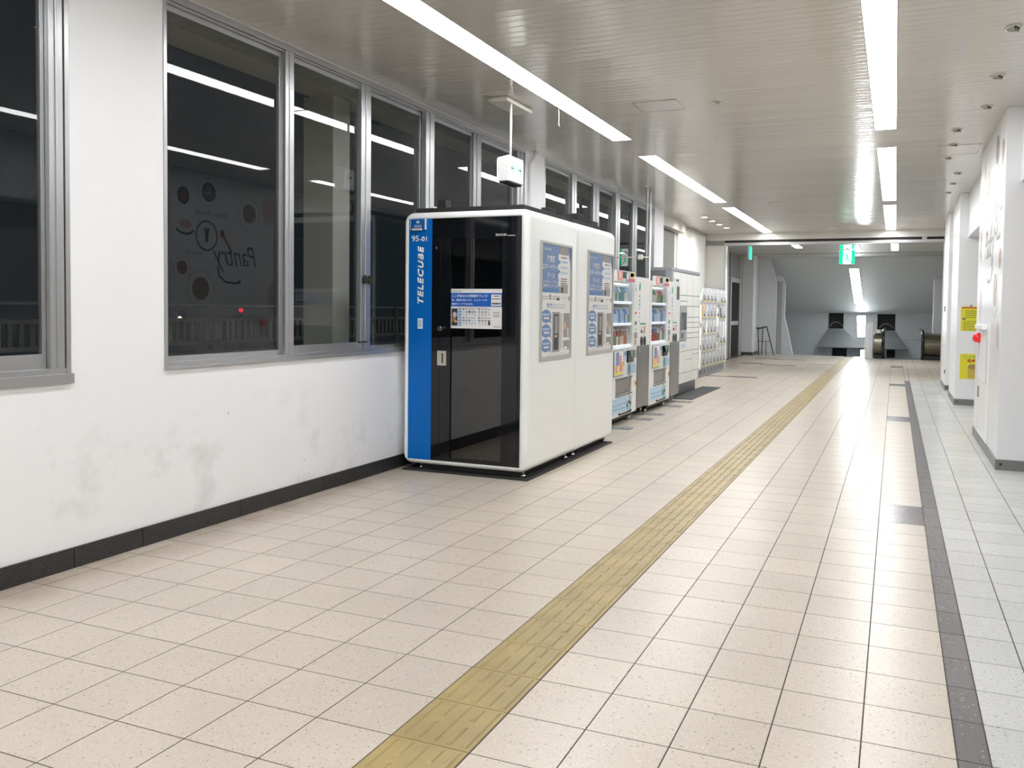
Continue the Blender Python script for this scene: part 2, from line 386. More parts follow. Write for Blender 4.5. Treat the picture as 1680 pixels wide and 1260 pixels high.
# ceiling slats, with gaps where the light troughs sit
LX0, LX1, RX0, RX1 = -1.425, -1.205, 1.255, 1.465
LEFT = [(-10.0, -7.6), (-7.5, -4.9), (-4.1, -1.75), (-1.75, .72), (1.72, 4.415), (4.415, 6.85), (7.87, 10.26), (10.26, 12.66), (13.42, 16.06), (16.06, 18.7)]
RIGHT = [(-9.8, -7.4), (-7.3, -4.7), (-3.9, -1.55), (-1.55, .92), (1.95, 4.66), (4.66, 7.2), (8.23, 10.75), (10.75, 13.26), (13.88, 16.3), (16.3, 18.7)]
ce = MB(); YC1 = 18.82
ce.box(-3.0, LX0, YF0, YC1, H, H + .12); ce.box(LX1, RX0, YF0, YC1, H, H + .12); ce.box(RX1, 4.6, YF0, YC1, H, H + .12)
for (xa, xb, rows) in ((LX0, LX1, LEFT), (RX0, RX1, RIGHT)):
    y = YF0
    for (a, b) in rows:
        if a > y + .001: ce.box(xa, xb, y, a, H, H + .12)
        y = b
    ce.box(xa, xb, y, YC1, H, H + .12)
struct(ce.build('ceiling', ceilm))
for side, (xa, xb, rows) in {'left': (LX0, LX1, LEFT), 'right': (RX0, RX1, RIGHT)}.items():
    for i, (a, b) in enumerate(rows):
        where = {4: 'nearest fully seen strip', 5: 'its far end above the booth', 6: 'strip beyond the first gap', 7: 'strip ending at the second gap', 8: 'strip just past the second gap', 9: 'strip running up to the shutter beam'}.get(i, 'strip behind the camera position')
        if side == 'right': where = {4: 'nearest strip, cut by the photo top', 5: 'strip ending at the first gap', 6: 'short-looking strip beyond the first gap', 7: 'strip ending at the second gap', 8: 'strip past the second gap', 9: 'last strip touching the shutter beam'}.get(i, where)
        t = thing('fluorescent_light', f'recessed white ceiling light in the {side} row, {where}', 'ceiling light', ((xa + xb) / 2, (a + b) / 2, H), 'ceiling lights')
        if i < 4: t['label'] = f'recessed white ceiling light in the {side} row, overhead before the photo begins'
        m = MB(); e = .002
        m.box(xa + e, xb - e, a + e, b - e, H + .10, H + .115)
        for (p, q) in ((xa + e, xa + .006), (xb - .006, xb - e)): m.box(p, q, a + e, b - e, H - .001, H + .10)
        for (p, q) in ((a + e, a + .012), (b - .012, b - e)): m.box(xa + .012, xb - .012, p, q, H - .002, H + .10)
        m.build('housing', cream, t)
        MB().box(xa + .007, xb - .007, a + .013, b - .013, H + .001, H + .012).build('diffuser', lampm, t)

# left wall with its three window openings
FW = Face((XW, 0, 0), Y, Z)
WIN = [(-3.6, .862, 1.045, 3.272), (1.5, 6.965, 1.04, 3.272), (7.56, 12.88, 1.04, 3.272)]
struct(MB().holes(FW, YF0, 13.55, 0, H, WIN, -.2, 0).build('wall_left', wallm))
struct(MB().box(-3.0, -2.835, 13.35, 18.8, 0, H).build('wall_left_recess', pillarm))
bb = MB(); y = YF0
for y1 in (-9, -8.1, -7.2, -6.3, -5.4, -4.5, -3.6, -2.7, -1.8, -.9, 0, .86, 1.32, 2.14, 3.05, 3.9, 4.8, 5.7, 6.6, 7.5, 8.4, 9.3, 10.2, 11.1, 12, 12.9, 13.55):
    bb.box(XW + .0005, XW + .014, y + .002, y1 - .002, 0.0005, .112); y = y1
struct(bb.build('baseboard_left', granite, bevel=.002))
struct(MB().box(-3.0, 4.6, YF0 - .2, YF0, 0, H).build('wall_back', pillarm))

def window(n, y0, y1, z0, z1, panes, bars, apron=.014):
    """Aluminium sliding window. panes: (y0, y1, setback, lower rail); bars: (y0, y1, setback, dark)."""
    w = bpy.data.objects.new(f'window_{n}', None); COL.objects.link(w); w.location = (XW, (y0 + y1) / 2, z0); ORG[w.name] = Vector(w.location); w['kind'] = 'structure'
    f = MB()
    f.rect(FW, y0 + .001, y0 + .028, z0 + .001, z1 - .001, -.12, .004); f.rect(FW, y1 - .028, y1 - .001, z0 + .001, z1 - .001, -.12, .004)
    f.rect(FW, y0 + .028, y1 - .028, z1 - .045, z1 - .001, -.12, .003)
    f.rect(FW, y0 + .028, y1 - .028, z1 - .058, z1 - .047, -.115, -.012)
    f.rect(FW, y0 + .028, y1 - .028, z0 + .001, z0 + .03, -.12, .0)
    f.build('window_frame', alu, w, bevel=.002)
    s = MB(); s.rect(FW, y0 - .004, y1 + .004, z0 - apron, z0 - .001, .0005, .02); s.rect(FW, y0, y1, z0, z0 + .0005, -.1, 0); s.build('window_sill', alu, w, bevel=.002)
    for (a, b, sb, low) in panes:
        p = MB(); z0p = z0 + .03; z1p = z1 - .06
        p.rect(FW, a, b, z0p, z0p + low, sb - .03, sb, 0); p.rect(FW, a, b, z1p - .035, z1p, sb - .03, sb, 0)
        p.rect(FW, a, a + .022, z0p + low, z1p - .035, sb - .03, sb, 0); p.rect(FW, b - .022, b, z0p + low, z1p - .035, sb - .03, sb, 0)
        p = p.build('sash', alu, w, bevel=.002)
        MB().rect(FW, a + .02, b - .02, z0p + low - .004, z1p - .031, sb - .018, sb - .012).build('pane', winglass, p)
    for (a, b, sb, dk) in bars:
        m = MB(); m.rect(FW, a, b, z0 + .03, z1 - .045, sb - .05, sb)
        m.rect(FW, a + (b - a) * .42, a + (b - a) * .58, z0 + .03, z1 - .045, sb, sb + .006)
        m.build('mullion', alud if dk else alu, w, bevel=.003)
    return w
w1 = window(1, *WIN[0], [(-3.56, -1.9, -.03, .065), (-1.85, .74, -.03, .075)], [(-1.95, -1.82, -.02, False), (.742, .826, .001, False)], apron=.05)
MB().rect(FW, .828, .836, 1.06, 3.22, -.06, -.02).build('jamb_gap', blackm, w1)
w2 = window(2, *WIN[1], [(1.53, 2.625, -.04, .03), (2.715, 3.62, -.03, .055), (3.70, 4.63, -.055, .02), (4.78, 5.64, -.03, .055), (5.78, 6.74, -.055, .02)],
       [(2.622, 2.718, .0, False), (3.585, 3.725, -.006, False), (4.63, 4.785, .0, False), (5.62, 5.80, -.006, True), (6.74, 6.935, -.006, True)])
w3 = window(3, *WIN[2], [(7.59, 8.58, -.04, .03), (8.74, 9.5, -.03, .055), (9.7, 10.56, -.055, .02), (10.76, 11.53, -.03, .055), (11.75, 12.7, -.055, .02)],
       [(8.565, 8.74, .0, False), (9.46, 9.74, -.006, True), (10.55, 10.77, .0, False), (11.5, 11.77, -.006, True), (12.7, 12.85, -.006, True)])
lk = MB(); lk.rect(FW, 3.60, 3.71, 1.63, 1.652, .001, .02); lk.disc(FW, 3.62, 1.64, .026, .036, .003, .018, n=16); lk.disc(FW, 3.69, 1.64, .026, .036, .003, .018, n=16); lk.build('window_latch', blackm, w2)
hd = MB(); hd.tube([FW.P(3.53, 1.125, .004), FW.P(3.56, 1.13, .03), FW.P(3.62, 1.13, .03), FW.P(3.65, 1.125, .004)], .007); hd.build('sash_handle', black, w2)

# pale column faces between windows: corner trim and pipe
pc = MB(); pc.tube([(XW + .022, 7.05, .0), (XW + .022, 7.05, 3.1), (XW + .05, 7.12, 3.22), (XW + .05, 7.12, 3.279)], .024); pc.build('conduit_pipe', pillarm)
tag(bpy.data.objects['conduit_pipe'], 'cream conduit bending into the ceiling on the white pier above the booth', 'pipe')

# right-hand piers, header and shutter
FR = Face((2.38, 0, 0), -Y, Z)
struct(MB().box(2.38, 4.4, 6.5, 9.04, 0, H).build('pillar_mural', pillarm, bevel=.004))
struct(MB().box(2.38, 4.4, 12.6, 14.2, 0, H).build('pillar_poster', pillarm, bevel=.004))
struct(MB().box(2.38, 4.4, 15.4, 17.0, 0, H).build('pillar_far', pillarm, bevel=.004))
hb = MB()
for (a, b) in ((YF0, 6.5), (9.04, 12.6), (14.2, 15.4), (17.0, 18.8)): hb.box(2.5, 4.55, a + .002, b - .002, 2.6, H)
struct(hb.build('beam_right', pillarm))
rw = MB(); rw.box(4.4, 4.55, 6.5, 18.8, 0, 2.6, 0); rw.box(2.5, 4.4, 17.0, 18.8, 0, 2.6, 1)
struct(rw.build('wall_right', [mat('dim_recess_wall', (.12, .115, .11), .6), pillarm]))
sh = MB(); z = .02
while z < 2.58:
    sh.box(3.0, 3.03, YF0, 6.49, z, min(z + .07, 2.59)); sh.box(3.006, 3.03, YF0, 6.49, z + .07, z + .08); z += .08
struct(sh.build('door_2', shut))
kb = MB()
for (a, b) in ((6.5, 9.04), (12.6, 14.2), (15.4, 17.0)):
    kb.box(2.368, 2.3795, a - .012, b, .0005, .095, 0); kb.box(2.3795, 4.3, a - .012, a - .0005, .0005, .095, 0)
    kb.prism(Face((0, a - .012, 0), X, Z), [(2.412 + .012 * math.cos(t * math.pi / 8), .052 + .012 * math.sin(t * math.pi / 8)) for t in range(16)], 0, .004, 1)
struct(kb.build('baseboard_right', [mat('grey_skirting', (.20, .20, .19), .4), black], bevel=.002))
ks = MB(); ks.rect(FR, -16.2, -16.1, 1.46, 1.56, .001, .012); ks.rect(FR, -15.62, -15.52, .3, .37, .001, .012); struct(ks.build('trim_2', black))

# ceiling access hatches: thin square frames set in the slats
for (xa, xb, ya, yb, lab) in ((-.74, -.33, 5.2, 5.6, 'square ceiling access hatch between the light rows, above the tactile path'), (-.55, -.1, 12.9, 13.5, 'far square ceiling access hatch left of the right light row'), (1.9, 2.32, 8.32, 8.95, 'ceiling access hatch near the top of the mural pillar'), (1.4 + .2, 2.0, 11.9, 12.35, 'ceiling access hatch near the poster pillar')):
    m = MB(); w = .006
    m.box(xa, xb, ya, ya + w, H - .006, H - .001); m.box(xa, xb, yb - w, yb, H - .006, H - .001); m.box(xa, xa + w, ya + w, yb - w, H - .006, H - .001); m.box(xb - w, xb, ya + w, yb - w, H - .006, H - .001)
    m.box(xa + w + .004, xb - w - .004, ya + w + .004, yb - w - .004, H - .004, H - .001)
    tag(m.build('ceiling_hatch', ceilm), lab, 'hatch', 'ceiling hatches')

# gate wall, shutter beam and slot at the end of the corridor
YG = 18.82
gm = mat('gate_wall_paint', (.62, .61, .58), .5)
gw = MB()
gw.box(-3.0, -2.345, YG, YG + .2, 0, 3.0, 0); gw.box(2.45, 4.6, YG, YG + .2, 0, 3.0, 0)
gw.box(-3.0, 4.6, YG, YG + .06, 3.125, H + .1, 0)
struct(gw.build('wall_gate', gm))
gt = MB()
gt.box(-2.345, 2.45, YG + .05, YG + .2, 3.07, 3.12, 1); gt.box(-2.345, 2.45, YG, YG + .2, 3.0, 3.062, 0)
gt.box(-2.345, -2.30, YG - .01, YG + .2, 0, 3.0, 0); gt.box(-3.0, 4.6, YG + .06, YG + .25, 3.12, 3.5, 2)
gt.box(2.0, 2.1, YG - .012, YG + .04, 3.066, 3.12, 0)
struct(gt.build('trim_3', [alu, mat('shutter_slot_brown', (.03, .02, .018), .6), gm]))

# light panel washed by four downlights, and a dark sheet painted as the shaded alcove beside it
lp = thing('white_wall_panel', 'tall white wall panel washed bright by four downlights above the coin lockers', 'wall panel', (-2.82, 17.3, 1.95))
FL = Face((-2.832, 0, 0), Y, Z)
MB().rect(FL, 15.92, 18.74, 1.98, 3.19, .001, .03).build('panel', mat('bright_white_panel', (.88, .88, .87), .45), lp)
fm = MB(); fm.rect(FL, 15.86, 15.92, 1.95, 3.24, .001, .045); fm.rect(FL, 15.92, 18.78, 3.19, 3.24, .001, .045); fm.rect(FL, 18.74, 18.78, 1.95, 3.19, .001, .045); fm.rect(FL, 15.92, 18.74, 1.95, 1.98, .001, .045)
fm.build('panel_frame', cream, lp)
d1 = struct(MB().rect(FL, 14.0, 15.62, 0.001, 3.05, .001, .03).build('recess_sheet', recessm))
struct(MB().rect(FL, 13.7, 15.84, 3.06, 3.279, .001, .2).build('beam_left', gm))
for i, (xx, yy, w) in enumerate(((-2.04, 14.9, 'nearest'), (-2.03, 15.65, 'second'), (-2.03, 16.45, 'third'), (-2.02, 17.25, 'farthest'))):
    t = thing('downlight', f'small lit ceiling downlight, {w} of the four washing the white panel', 'downlight', (xx, yy, H), 'lit downlights over the white panel')
    FC = Face((xx, yy, H), X, -Y)
    MB().ring(FC, 0, 0, .075, .075, .018, .0005, .008).build('trim_ring', cream, t)
    MB().disc(FC, 0, 0, .055, .055, .001, .004).build('lens', spotm, t)
    l = bpy.data.lights.new('downlight_beam', 'SPOT'); l.energy = 36; l.spot_size = R(100); l.spot_blend = .6; l.shadow_soft_size = .05; l.color = (1, .96, .88)
    lo = bpy.data.objects.new('downlight_beam', l); COL.objects.link(lo); lo.location = (xx, yy, H - .02)
    lo.rotation_euler = (Vector((-2.83, yy + .25, 2.2)) - lo.location).to_track_quat('-Z', 'Y').to_euler(); lo.parent = t; lo.matrix_parent_inverse = Matrix.Translation(-t.location)
# unlit recessed fittings over the right side
for i, (xx, yy, w) in enumerate(((2.157, 4.07, 'nearest, at the top right edge of the photo'), (2.188, 5.34, 'second from the top right edge'), (2.207, 6.44, 'just before the top of the mural pillar'), (2.025, 7.446, 'first of the three left of the mural pillar top'), (2.043, 8.28, 'second of the three left of the mural pillar top'), (2.028, 9.17, 'third of the three left of the mural pillar top'), (2.209, 10.46, 'first of the far three before the poster pillar'), (2.205, 11.456, 'second of the far three before the poster pillar'), (2.193, 12.474, 'last of the far three at the poster pillar'), (-.015, 5.45, 'alone between the two light rows'))):
    t = thing('recessed_downlight', f'small unlit recessed ceiling fitting, {w}', 'downlight', (xx, yy, H), 'unlit recessed fittings')
    FC = Face((xx, yy, H), X, -Y); r_ = .05 if i < 9 else .032
    MB().ring(FC, 0, 0, r_, r_ * 1.6, .012, .0005, .010).build('trim_ring', cream, t)
    MB().disc(FC, 0, 0, r_ - .012, r_ * 1.6 - .012, .0006, .003).build('reflector', mat('dim_reflector', (.28, .28, .22), .35), t)
    if i != 9: MB().stroke(FC, [(.008, .035), (.03, -.045)], .014, .003, .016).build('lamp_holder', black, t)
# ------------------------------------------------------------------ work booths
BX0, BX1, BZ0, BZ1, BY = -2.445, -1.265, .055, 2.235, 4.13
def rr(x0, x1, z0, z1, r, y, n=5):
    p = []
    for (cx, cz, a) in ((x1 - r, z1 - r, 0), (x0 + r, z1 - r, 90), (x0 + r, z0 + r, 180), (x1 - r, z0 + r, 270)):
        for i in range(n + 1):
            t = R(a + 90 * i / n); p.append(Vector((cx + r * math.cos(t), y, cz + r * math.sin(t))))
    return p
def shell(name, y0, y1, parent, hollow):
    m = MB(); e = .045; loops = []; mis = []
    if hollow:
        loops += [rr(-2.40, -1.335, .097, 2.178, .004, y1 - .06), rr(-2.40, -1.335, .097, 2.178, .004, y0 + .02)]; mis += [1]
        loops += [rr(-2.40, -1.335, .097, 2.178, .004, y0)]; mis += [0]
    for i in range(6):
        t = R(90 * i / 5); k = e * (1 - math.sin(t))
        if hollow or i >= 0: loops.append(rr(BX0 + k * (.35 if hollow else 1), BX1 - k, BZ0 + k * (.8 if hollow else 1), BZ1 - k, .075 - k * .6, y0 + e * (1 - math.cos(t)))); mis.append(0)
    for i in range(6):
        t = R(90 * i / 5); k = e * (1 - math.cos(t))
        loops.append(rr(BX0 + k, BX1 - k, BZ0 + k, BZ1 - k, .075 - k * .6, y1 - e * (1 - math.sin(t)))); mis.append(0)
    m.loft(loops, 0, cap0=(1 if hollow else 0), cap1=0, mis=mis[:len(loops) - 1])
    return m.build(name, [white, blackm], parent)
b1 = thing('work_booth', 'white rounded office booth with a blue stripe and black glass door, standing nearest', 'booth', (-1.855, 4.72, 0), 'paired work booths')
b2 = thing('work_booth', 'plain white rear half of the office booth pair, beside the drinks machines', 'booth', (-1.855, 5.9, 0), 'paired work booths')
shell('shell', BY, 5.297, b1, True); shell('shell', 5.303, 6.49, b2, False)
FB = Face((0, BY, 0), X, Z)
stripe = MB().rect(FB, -2.399, -2.172, .098, 2.177, -.03, .002).build('blue_panel', blue, b1, bevel=.001)
fas = MB(); fas.holes(FB, -2.170, -1.336, .098, 2.177, [(-1.985, -1.505, .128, 2.0)], -.03, .0005)
fas.build('door_surround', blackg, b1)
dr = MB(); dr.holes(FB, -2.148, -1.36, .108, 2.012, [(-1.985, -1.505, .128, 2.0)], .0008, .006); dr.rect(FB, -2.09, -2.084, .12, 2.0, .006, .009)
door = dr.build('door', blackg, b1, bevel=.001)
MB().rect(FB, -1.984, -1.506, .129, 1.999, -.016, -.008).build('door_glass', boothglass, door)
# inside: bench, desk and screen in the dark cabin
m = MB(); m.box(-2.39, -1.35, 4.75, 5.22, .10, .50, 0); m.box(-2.39, -1.35, 5.14, 5.22, .5, 1.15, 0); m.build('bench', mat('booth_upholstery', (.10, .10, .11), .8), b1, bevel=.02)
m = MB(); m.box(-2.395, -2.05, 4.25, 4.72, .70, .73, 0); m.build('desk', mat('booth_desk', (.30, .28, .26), .5), b1, bevel=.004)
text('TELECUBE', FB, -2.312, -2.252, 1.447, 1.945, .0022, wht, b1, bold=.048, shear=.22, rot=True, space=1.28)
text('95', FB, -2.372, -2.302, 1.984, 2.036, .0022, wht, b1, bold=.02)
text('-01', FB, -2.294, -2.222, 1.985, 2.025, .0022, wht, b1, bold=.018)
text('TELECUBE', FB, -1.572, -1.468, 2.016, 2.034, .0012, wht, b1, bold=.015, shear=.25)
m = MB(); lines(m, FB, -1.462, -1.392, 2.015, 2.022, 1, .0012, .0018, 0, .8, 3); m.build('small_print', wht, b1)
m = MB(); m.rect(FB, -2.372, -2.232, 2.085, 2.172, .002, .016); m.build('notice_holder', mat('holder_blue', (.006, .10, .36), .2), b1, bevel=.002)
m = MB(); m.rect(FB, -2.385, -2.378, 2.085, 2.176, .002, .010, 0); m.rect(FB, -2.236, -2.227, 2.085, 2.176, .002, .018, 1); m.rect(FB, -2.355, -2.262, 2.078, 2.094, .016, .03, 2)
m.build('holder_clip', [bluel, wht, cream], b1, bevel=.001)
m = MB(); FBn = Face((0, BY - .0165, 0), X, Z); m.disc(FBn, -2.303, 2.15, .016, .012, 0, .0006, 0); lines(m, FBn, -2.34, -2.265, 2.105, 2.13, 2, 0, .0006, 0); m.build('holder_print', bluel, b1)
m = MB(); m.rect(FB, -2.302, -2.258, 1.232, 1.322, .002, .012, 0); m.rect(FB, -2.296, -2.264, 1.245, 1.31, .012, .0125, 1); m.build('card_reader', [wht, bluel], b1, bevel=.002)
m = MB(); m.rect(FB, -2.132, -2.116, 1.915, 1.935, .006, .014); m.build('door_sensor', chrome, b1, bevel=.002)
m = MB(); m.tube([FB.P(-2.07, 1.238, .006), FB.P(-2.07, 1.238, .03), FB.P(-2.07, 1.238, .034), FB.P(-2.07, 1.238, .05)], [.013, .013, .022, .021], n=20); m.build('lock_knob', chrome, door)
m = MB(); FH = Face((-2.062, BY - .006, .985), X, Z); m.holes(FH, -.042, .042, -.062, .062, [(-.016, .016, -.042, .042)], 0, .012, 0); m.rect(FH, -.016, .016, -.042, .042, .0, .002, 1); m.rect(FH, -.016, -.004, -.042, .042, .002, .010, 0)
m.build('door_handle', [mat('nickel', (.62, .58, .52), .3, metal=.7), greyk], door, bevel=.002)
# the information sign on the glass
FS = Face((-1.985, BY + .0072, 1.243), X, Z); sw, shh = .478, .334
m = MB(); m.rect(FS, 0, sw, 0, shh, 0, .004, 0); q = .0041
m.rect(FS, 0, sw, .185, .300, q, q + .0006, 1); m.rect(FS, .378, .470, .193, .288, q + .0006, q + .0012, 0)
m.rect(FS, .006, .062, .022, .168, q, q + .0006, 2); m.disc(FS, .036, .115, .02, .024, q + .0007, q + .0012, 3); m.disc(FS, .026, .075, .022, .018, q + .0007, q + .0012, 4); m.rect(FS, .006, .062, .022, .046, q + .0007, q + .0012, 2); m.disc(FS, .045, .06, .012, .012, q + .0007, q + .0012, 5)
m.rect(FS, .068, .100, .020, .168, q, q + .0006, 6)
for i in range(6): m.rect(FS, .072, .096, .026 + i * .0238, .040 + i * .0238, q + .0007, q + .0012, 8)
rg = random.Random(3)
for (cx, cy) in ((.112, .155), (.258, .155), (.112, .083), (.258, .083)):
    m.rect(FS, cx, cx + .013, cy, cy + .014, q, q + .0006, 1); m.rect(FS, cx + .018, cx + .118, cy + .003, cy + .009, q, q + .0006, 7)
    for k in range(5 if cx < .2 else 4):
        ux = cx + k * (.027 if cx < .2 else .03); m.rect(FS, ux, ux + .02, cy - .022, cy - .008, q, q + .0006, rg.choice((7, 8, 2, 6, 7))); m.rect(FS, ux, ux + .018, cy - .036, cy - .03, q, q + .0006, 7); m.rect(FS, ux, ux + .018, cy - .05, cy - .044, q, q + .0006, rg.choice((7, 7, 8)))
m.rect(FS, .352, .370, .030, .062, q, q + .0006, 2)
lines(m, FS, .06, .36, .172, .180, 1, q, q + .0006, 7, .6, 4); lines(m, FS, .395, .455, .10, .15, 3, q, q + .0006, 7, .45, 5); lines(m, FS, .40, .465, .012, .03, 2, q, q + .0006, 7, .4, 6)
lines(m, FS, .385, .463, .205, .222, 1, q + .0013, q + .0018, 2, .8, 9); lines(m, FS, .385, .463, .245, .262, 1, q + .0013, q + .0018, 7, .7, 8); lines(m, FS, .40, .45, .27, .28, 1, q + .0013, q + .0018, 2, .7, 2)
m.rect(FS, .006, .012, .309, .319, q, q + .0006, 1)
sign = m.build('information_sign', [paper, blued, ink, greyl, brown, orange, bluep, greyp, bluel], b1)
text('TELECUBE', FS, .02, .095, .310, .319, q, ink, sign, bold=.01)
text('ここがあなたの快適オフィス！', FS, .008, .345, .262, .288, q + .0008, wht, sign, bold=.018)
text('音、視線を気にせず、テレワークや', FS, .008, .34, .230, .250, q + .0008, wht, sign, bold=.008)
text('集中ワークできます。', FS, .008, .212, .196, .216, q + .0008, wht, sign, bold=.008)
# roof equipment, feet and floor plates
for (bt, y0, y1, feet) in ((b1, 4.15, 5.28, ((-2.30, 4.20), (-1.33, 4.2), (-2.30, 5.2), (-1.33, 5.2))), (b2, 5.32, 6.45, ((-2.30, 5.4), (-1.33, 5.4), (-2.30, 6.38), (-1.33, 6.38)))):
    m = MB(); m.box(-2.36, -1.34, y0 + .03, y1 - (.02 if bt is b1 else .25), 2.2355, 2.275); m.build('roof_tray', blackm, bt, bevel=.004)
    m = MB(); m.box(-2.435, -1.222 - .02, y0 - .06 if bt is b1 else y0 - .02, y1 + (.01 if bt is b1 else -.03), .0005, .012)
    m.box(-2.30, -1.35, y0 + .05, y1 - .05, .012, .055)
    m.build('base_plate', blackm, bt, bevel=.003)
    for (fx, fy) in feet: MB().tube([(fx, fy, .012), (fx, fy, .03), (fx, fy, .03), (fx, fy, .056)], [.022, .022, .012, .012], n=14).build('foot', chrome, bt)
for bt, (dx0, dx1, dy0, dy1, zz) in ((b1, (-2.16, -2.08, 4.2, 4.3, .05)), (b1, (-1.42, -1.35, 4.75, 4.95, .02)), (b2, (-1.45, -1.38, 5.34, 5.44, .03)), (b2, (-1.48, -1.38, 5.62, 5.8, .06)), (b2, (-1.42, -1.35, 5.95, 6.15, .02))):
    MB().box(dx0, dx1, dy0, dy1, 2.275, 2.275 + zz + .02).build('roof_device', blackm, bt, bevel=.004)
# framed posters on the booth side
FSD = Face((BX1, 0, 0), Y, Z)
for (pa, pb, w) in ((4.365, 5.12, 'front booth, nearer of the two'), (5.585, 6.40, 'rear booth, farther of the two')):
    za, zb = .972, 1.995
    t = thing('poster_frame', f'silver framed blue and white office booth poster on the {w}', 'poster', (BX1, (pa + pb) / 2, za), 'posters on the booth side')
    m = MB(); k = .022
    m.rect(FSD, pa, pb, za, za + k * 1.6, .0005, .016); m.rect(FSD, pa, pb, zb - k, zb, .0005, .016); m.rect(FSD, pa, pa + k, za + k * 1.6, zb - k, .0005, .016); m.rect(FSD, pb - k, pb, za + k * 1.6, zb - k, .0005, .016)
    m.build('frame', mat('poster_frame_silver', (.50, .50, .48), .35, metal=.4), t, bevel=.003)
    FP = Face((BX1, pa + k, za + k * 1.6), Y, Z); W, Hh = pb - pa - 2 * k, zb - za - k * 2.6; q = .005
    u = lambda a: a * W
    v = lambda a: a * Hh
    m = MB(); m.rect(FP, 0, W, 0, Hh, .0005, .0045, 0)
    m.rect(FP, 0, u(.60), v(.57), Hh, q, q + .0005, 1); m.rect(FP, u(.60), u(.90), v(.57), Hh, q, q + .0005, 2)
    m.rect(FP, 0, u(.58), v(.57), v(.61), q + .0006, q + .001, 9)
    m.rect(FP, u(.60), u(.90), v(.86), Hh, q + .0006, q + .001, 3); m.rect(FP, u(.90), W, v(.80), Hh, q, q + .0005, 1); m.prism(FP, [(u(.9), v(.95)), (u(.985), v(.86)), (u(.985), v(.62)), (u(.9), v(.57))], q + .0002, q + .0008, 0)
    m.rect(FP, u(.62), u(.90), v(.65), v(.925), q + .0012, q + .0018, 0)
    for (yy, r_) in ((.90, .045), (.81, .042), (.72, .05), (.66, .04)): m.disc(FP, u(.60), v(yy), u(.055), v(r_ * .75), q + .0011, q + .0016, 0, n=16)
    for i in range(3): lines(m, FP, u(.65), u(.87), v(.748 + i * .05), v(.772 + i * .05), 1, q + .002, q + .0024, 8, .9, 20 + i)
    lines(m, FP, u(.64), u(.86), v(.655), v(.72), 3, q + .002, q + .0024, 5, .4, 2); lines(m, FP, u(.65), u(.86), v(.895), v(.91), 1, q + .002, q + .0024, 5, .6, 3)
    m.rect(FP, u(.66), u(.73), v(.575), v(.625), q + .0006, q + .001, 5)
    lines(m, FP, u(.02), u(.24), v(.51), v(.55), 2, q, q + .0005, 6, .35, 4); m.rect(FP, u(.26), u(.32), v(.505), v(.555), q, q + .0005, 6); lines(m, FP, u(.36), u(.62), v(.51), v(.55), 2, q, q + .0005, 6, .4, 5); m.rect(FP, u(.52), u(.6), v(.503), v(.525), q, q + .0005, 5); lines(m, FP, u(.68), u(.9), v(.52), v(.545), 2, q, q + .0005, 7, .4, 6); m.rect(FP, u(.93), u(.98), v(.505), v(.545), q, q + .0005, 6)
    m.rect(FP, u(.16), u(.83), v(.432), v(.437), q, q + .0005, 4)
    for yy in (.345, .215, .085):
        m.disc(FP, u(.165), v(yy + .012), u(.168), v(.06), q, q + .0005, 4, n=24); m.prism(FP, [(u(.25), v(yy - .03)), (u(.33), v(yy - .058)), (u(.32), v(yy))], q - .0004, q + .0002, 4)
        lines(m, FP, u(.05), u(.28), v(yy + .02), v(yy + .038), 1, q + .0006, q + .001, 8, .9, 7); lines(m, FP, u(.09), u(.26), v(yy - .012), v(yy + .006), 1, q + .0006, q + .001, 0, .9, 8)
    m.rect(FP, u(.37), u(.62), v(.03), v(.395), q, q + .0005, 3); m.prism(FP, [(u(.62), v(.03)), (u(.72), v(.06)), (u(.72), v(.375)), (u(.62), v(.395))], q, q + .0005, 7)
    m.rect(FP, u(.42), u(.58), v(.05), v(.375), q + .0006, q + .001, 5); m.rect(FP, u(.45), u(.56), v(.2), v(.36), q + .0012, q + .0016, 3); m.disc(FP, u(.49), v(.175), u(.045), v(.014), q + .0017, q + .002, 10, n=12)
    m.rect(FP, u(.76), u(.98), v(.16), v(.385), q, q + .0005, 3); m.disc(FP, u(.81), v(.265), u(.055), v(.035), q + .0006, q + .001, 10, n=14); m.rect(FP, u(.88), u(.95), v(.17), v(.25), q + .0006, q + .001, 7)
    m.rect(FP, u(.76), u(.98), v(.045), v(.13), q, q + .0005, 3); m.disc(FP, u(.84), v(.06), u(.07), v(.014), q + .0006, q + .001, 0, n=12)
    lines(m, FP, u(.2), u(.8), v(-.0 + .012), v(.02), 1, q, q + .0005, 7, .6, 9)
    ps = m.build('poster', [paper, bluep, mat('print_photo_grey', (.33, .33, .33), .4), greyp, bluep, ink, greyp, greyl, bluel, mat('print_mid_blue', (.07, .19, .45), .4), tan], t)
    text('個室型', FP, u(.17), u(.43), v(.845), v(.905), q + .0012, wht, ps, bold=.02)
    text('スマートワーク', FP, u(.03), u(.57), v(.775), v(.825), q + .0012, wht, ps, bold=.02)
    text('ブース', FP, u(.17), u(.42), v(.70), v(.75), q + .0012, wht, ps, bold=.02)
    text('いつでも、どこでも、', FP, u(.06), u(.52), v(.655), v(.68), q + .0012, wht, ps, bold=.006)
    text('最適なテレワークを', FP, u(.06), u(.54), v(.622), v(.645), q + .0012, wht, ps, bold=.006)
    text('TELECUBE', FP, u(.03), u(.30), v(.945), v(.965), q + .0012, wht, ps, bold=.008)
    text('個室型スマートワーク', FP, u(.18), u(.81), v(.445), v(.475), q, bluep, ps, bold=.006)

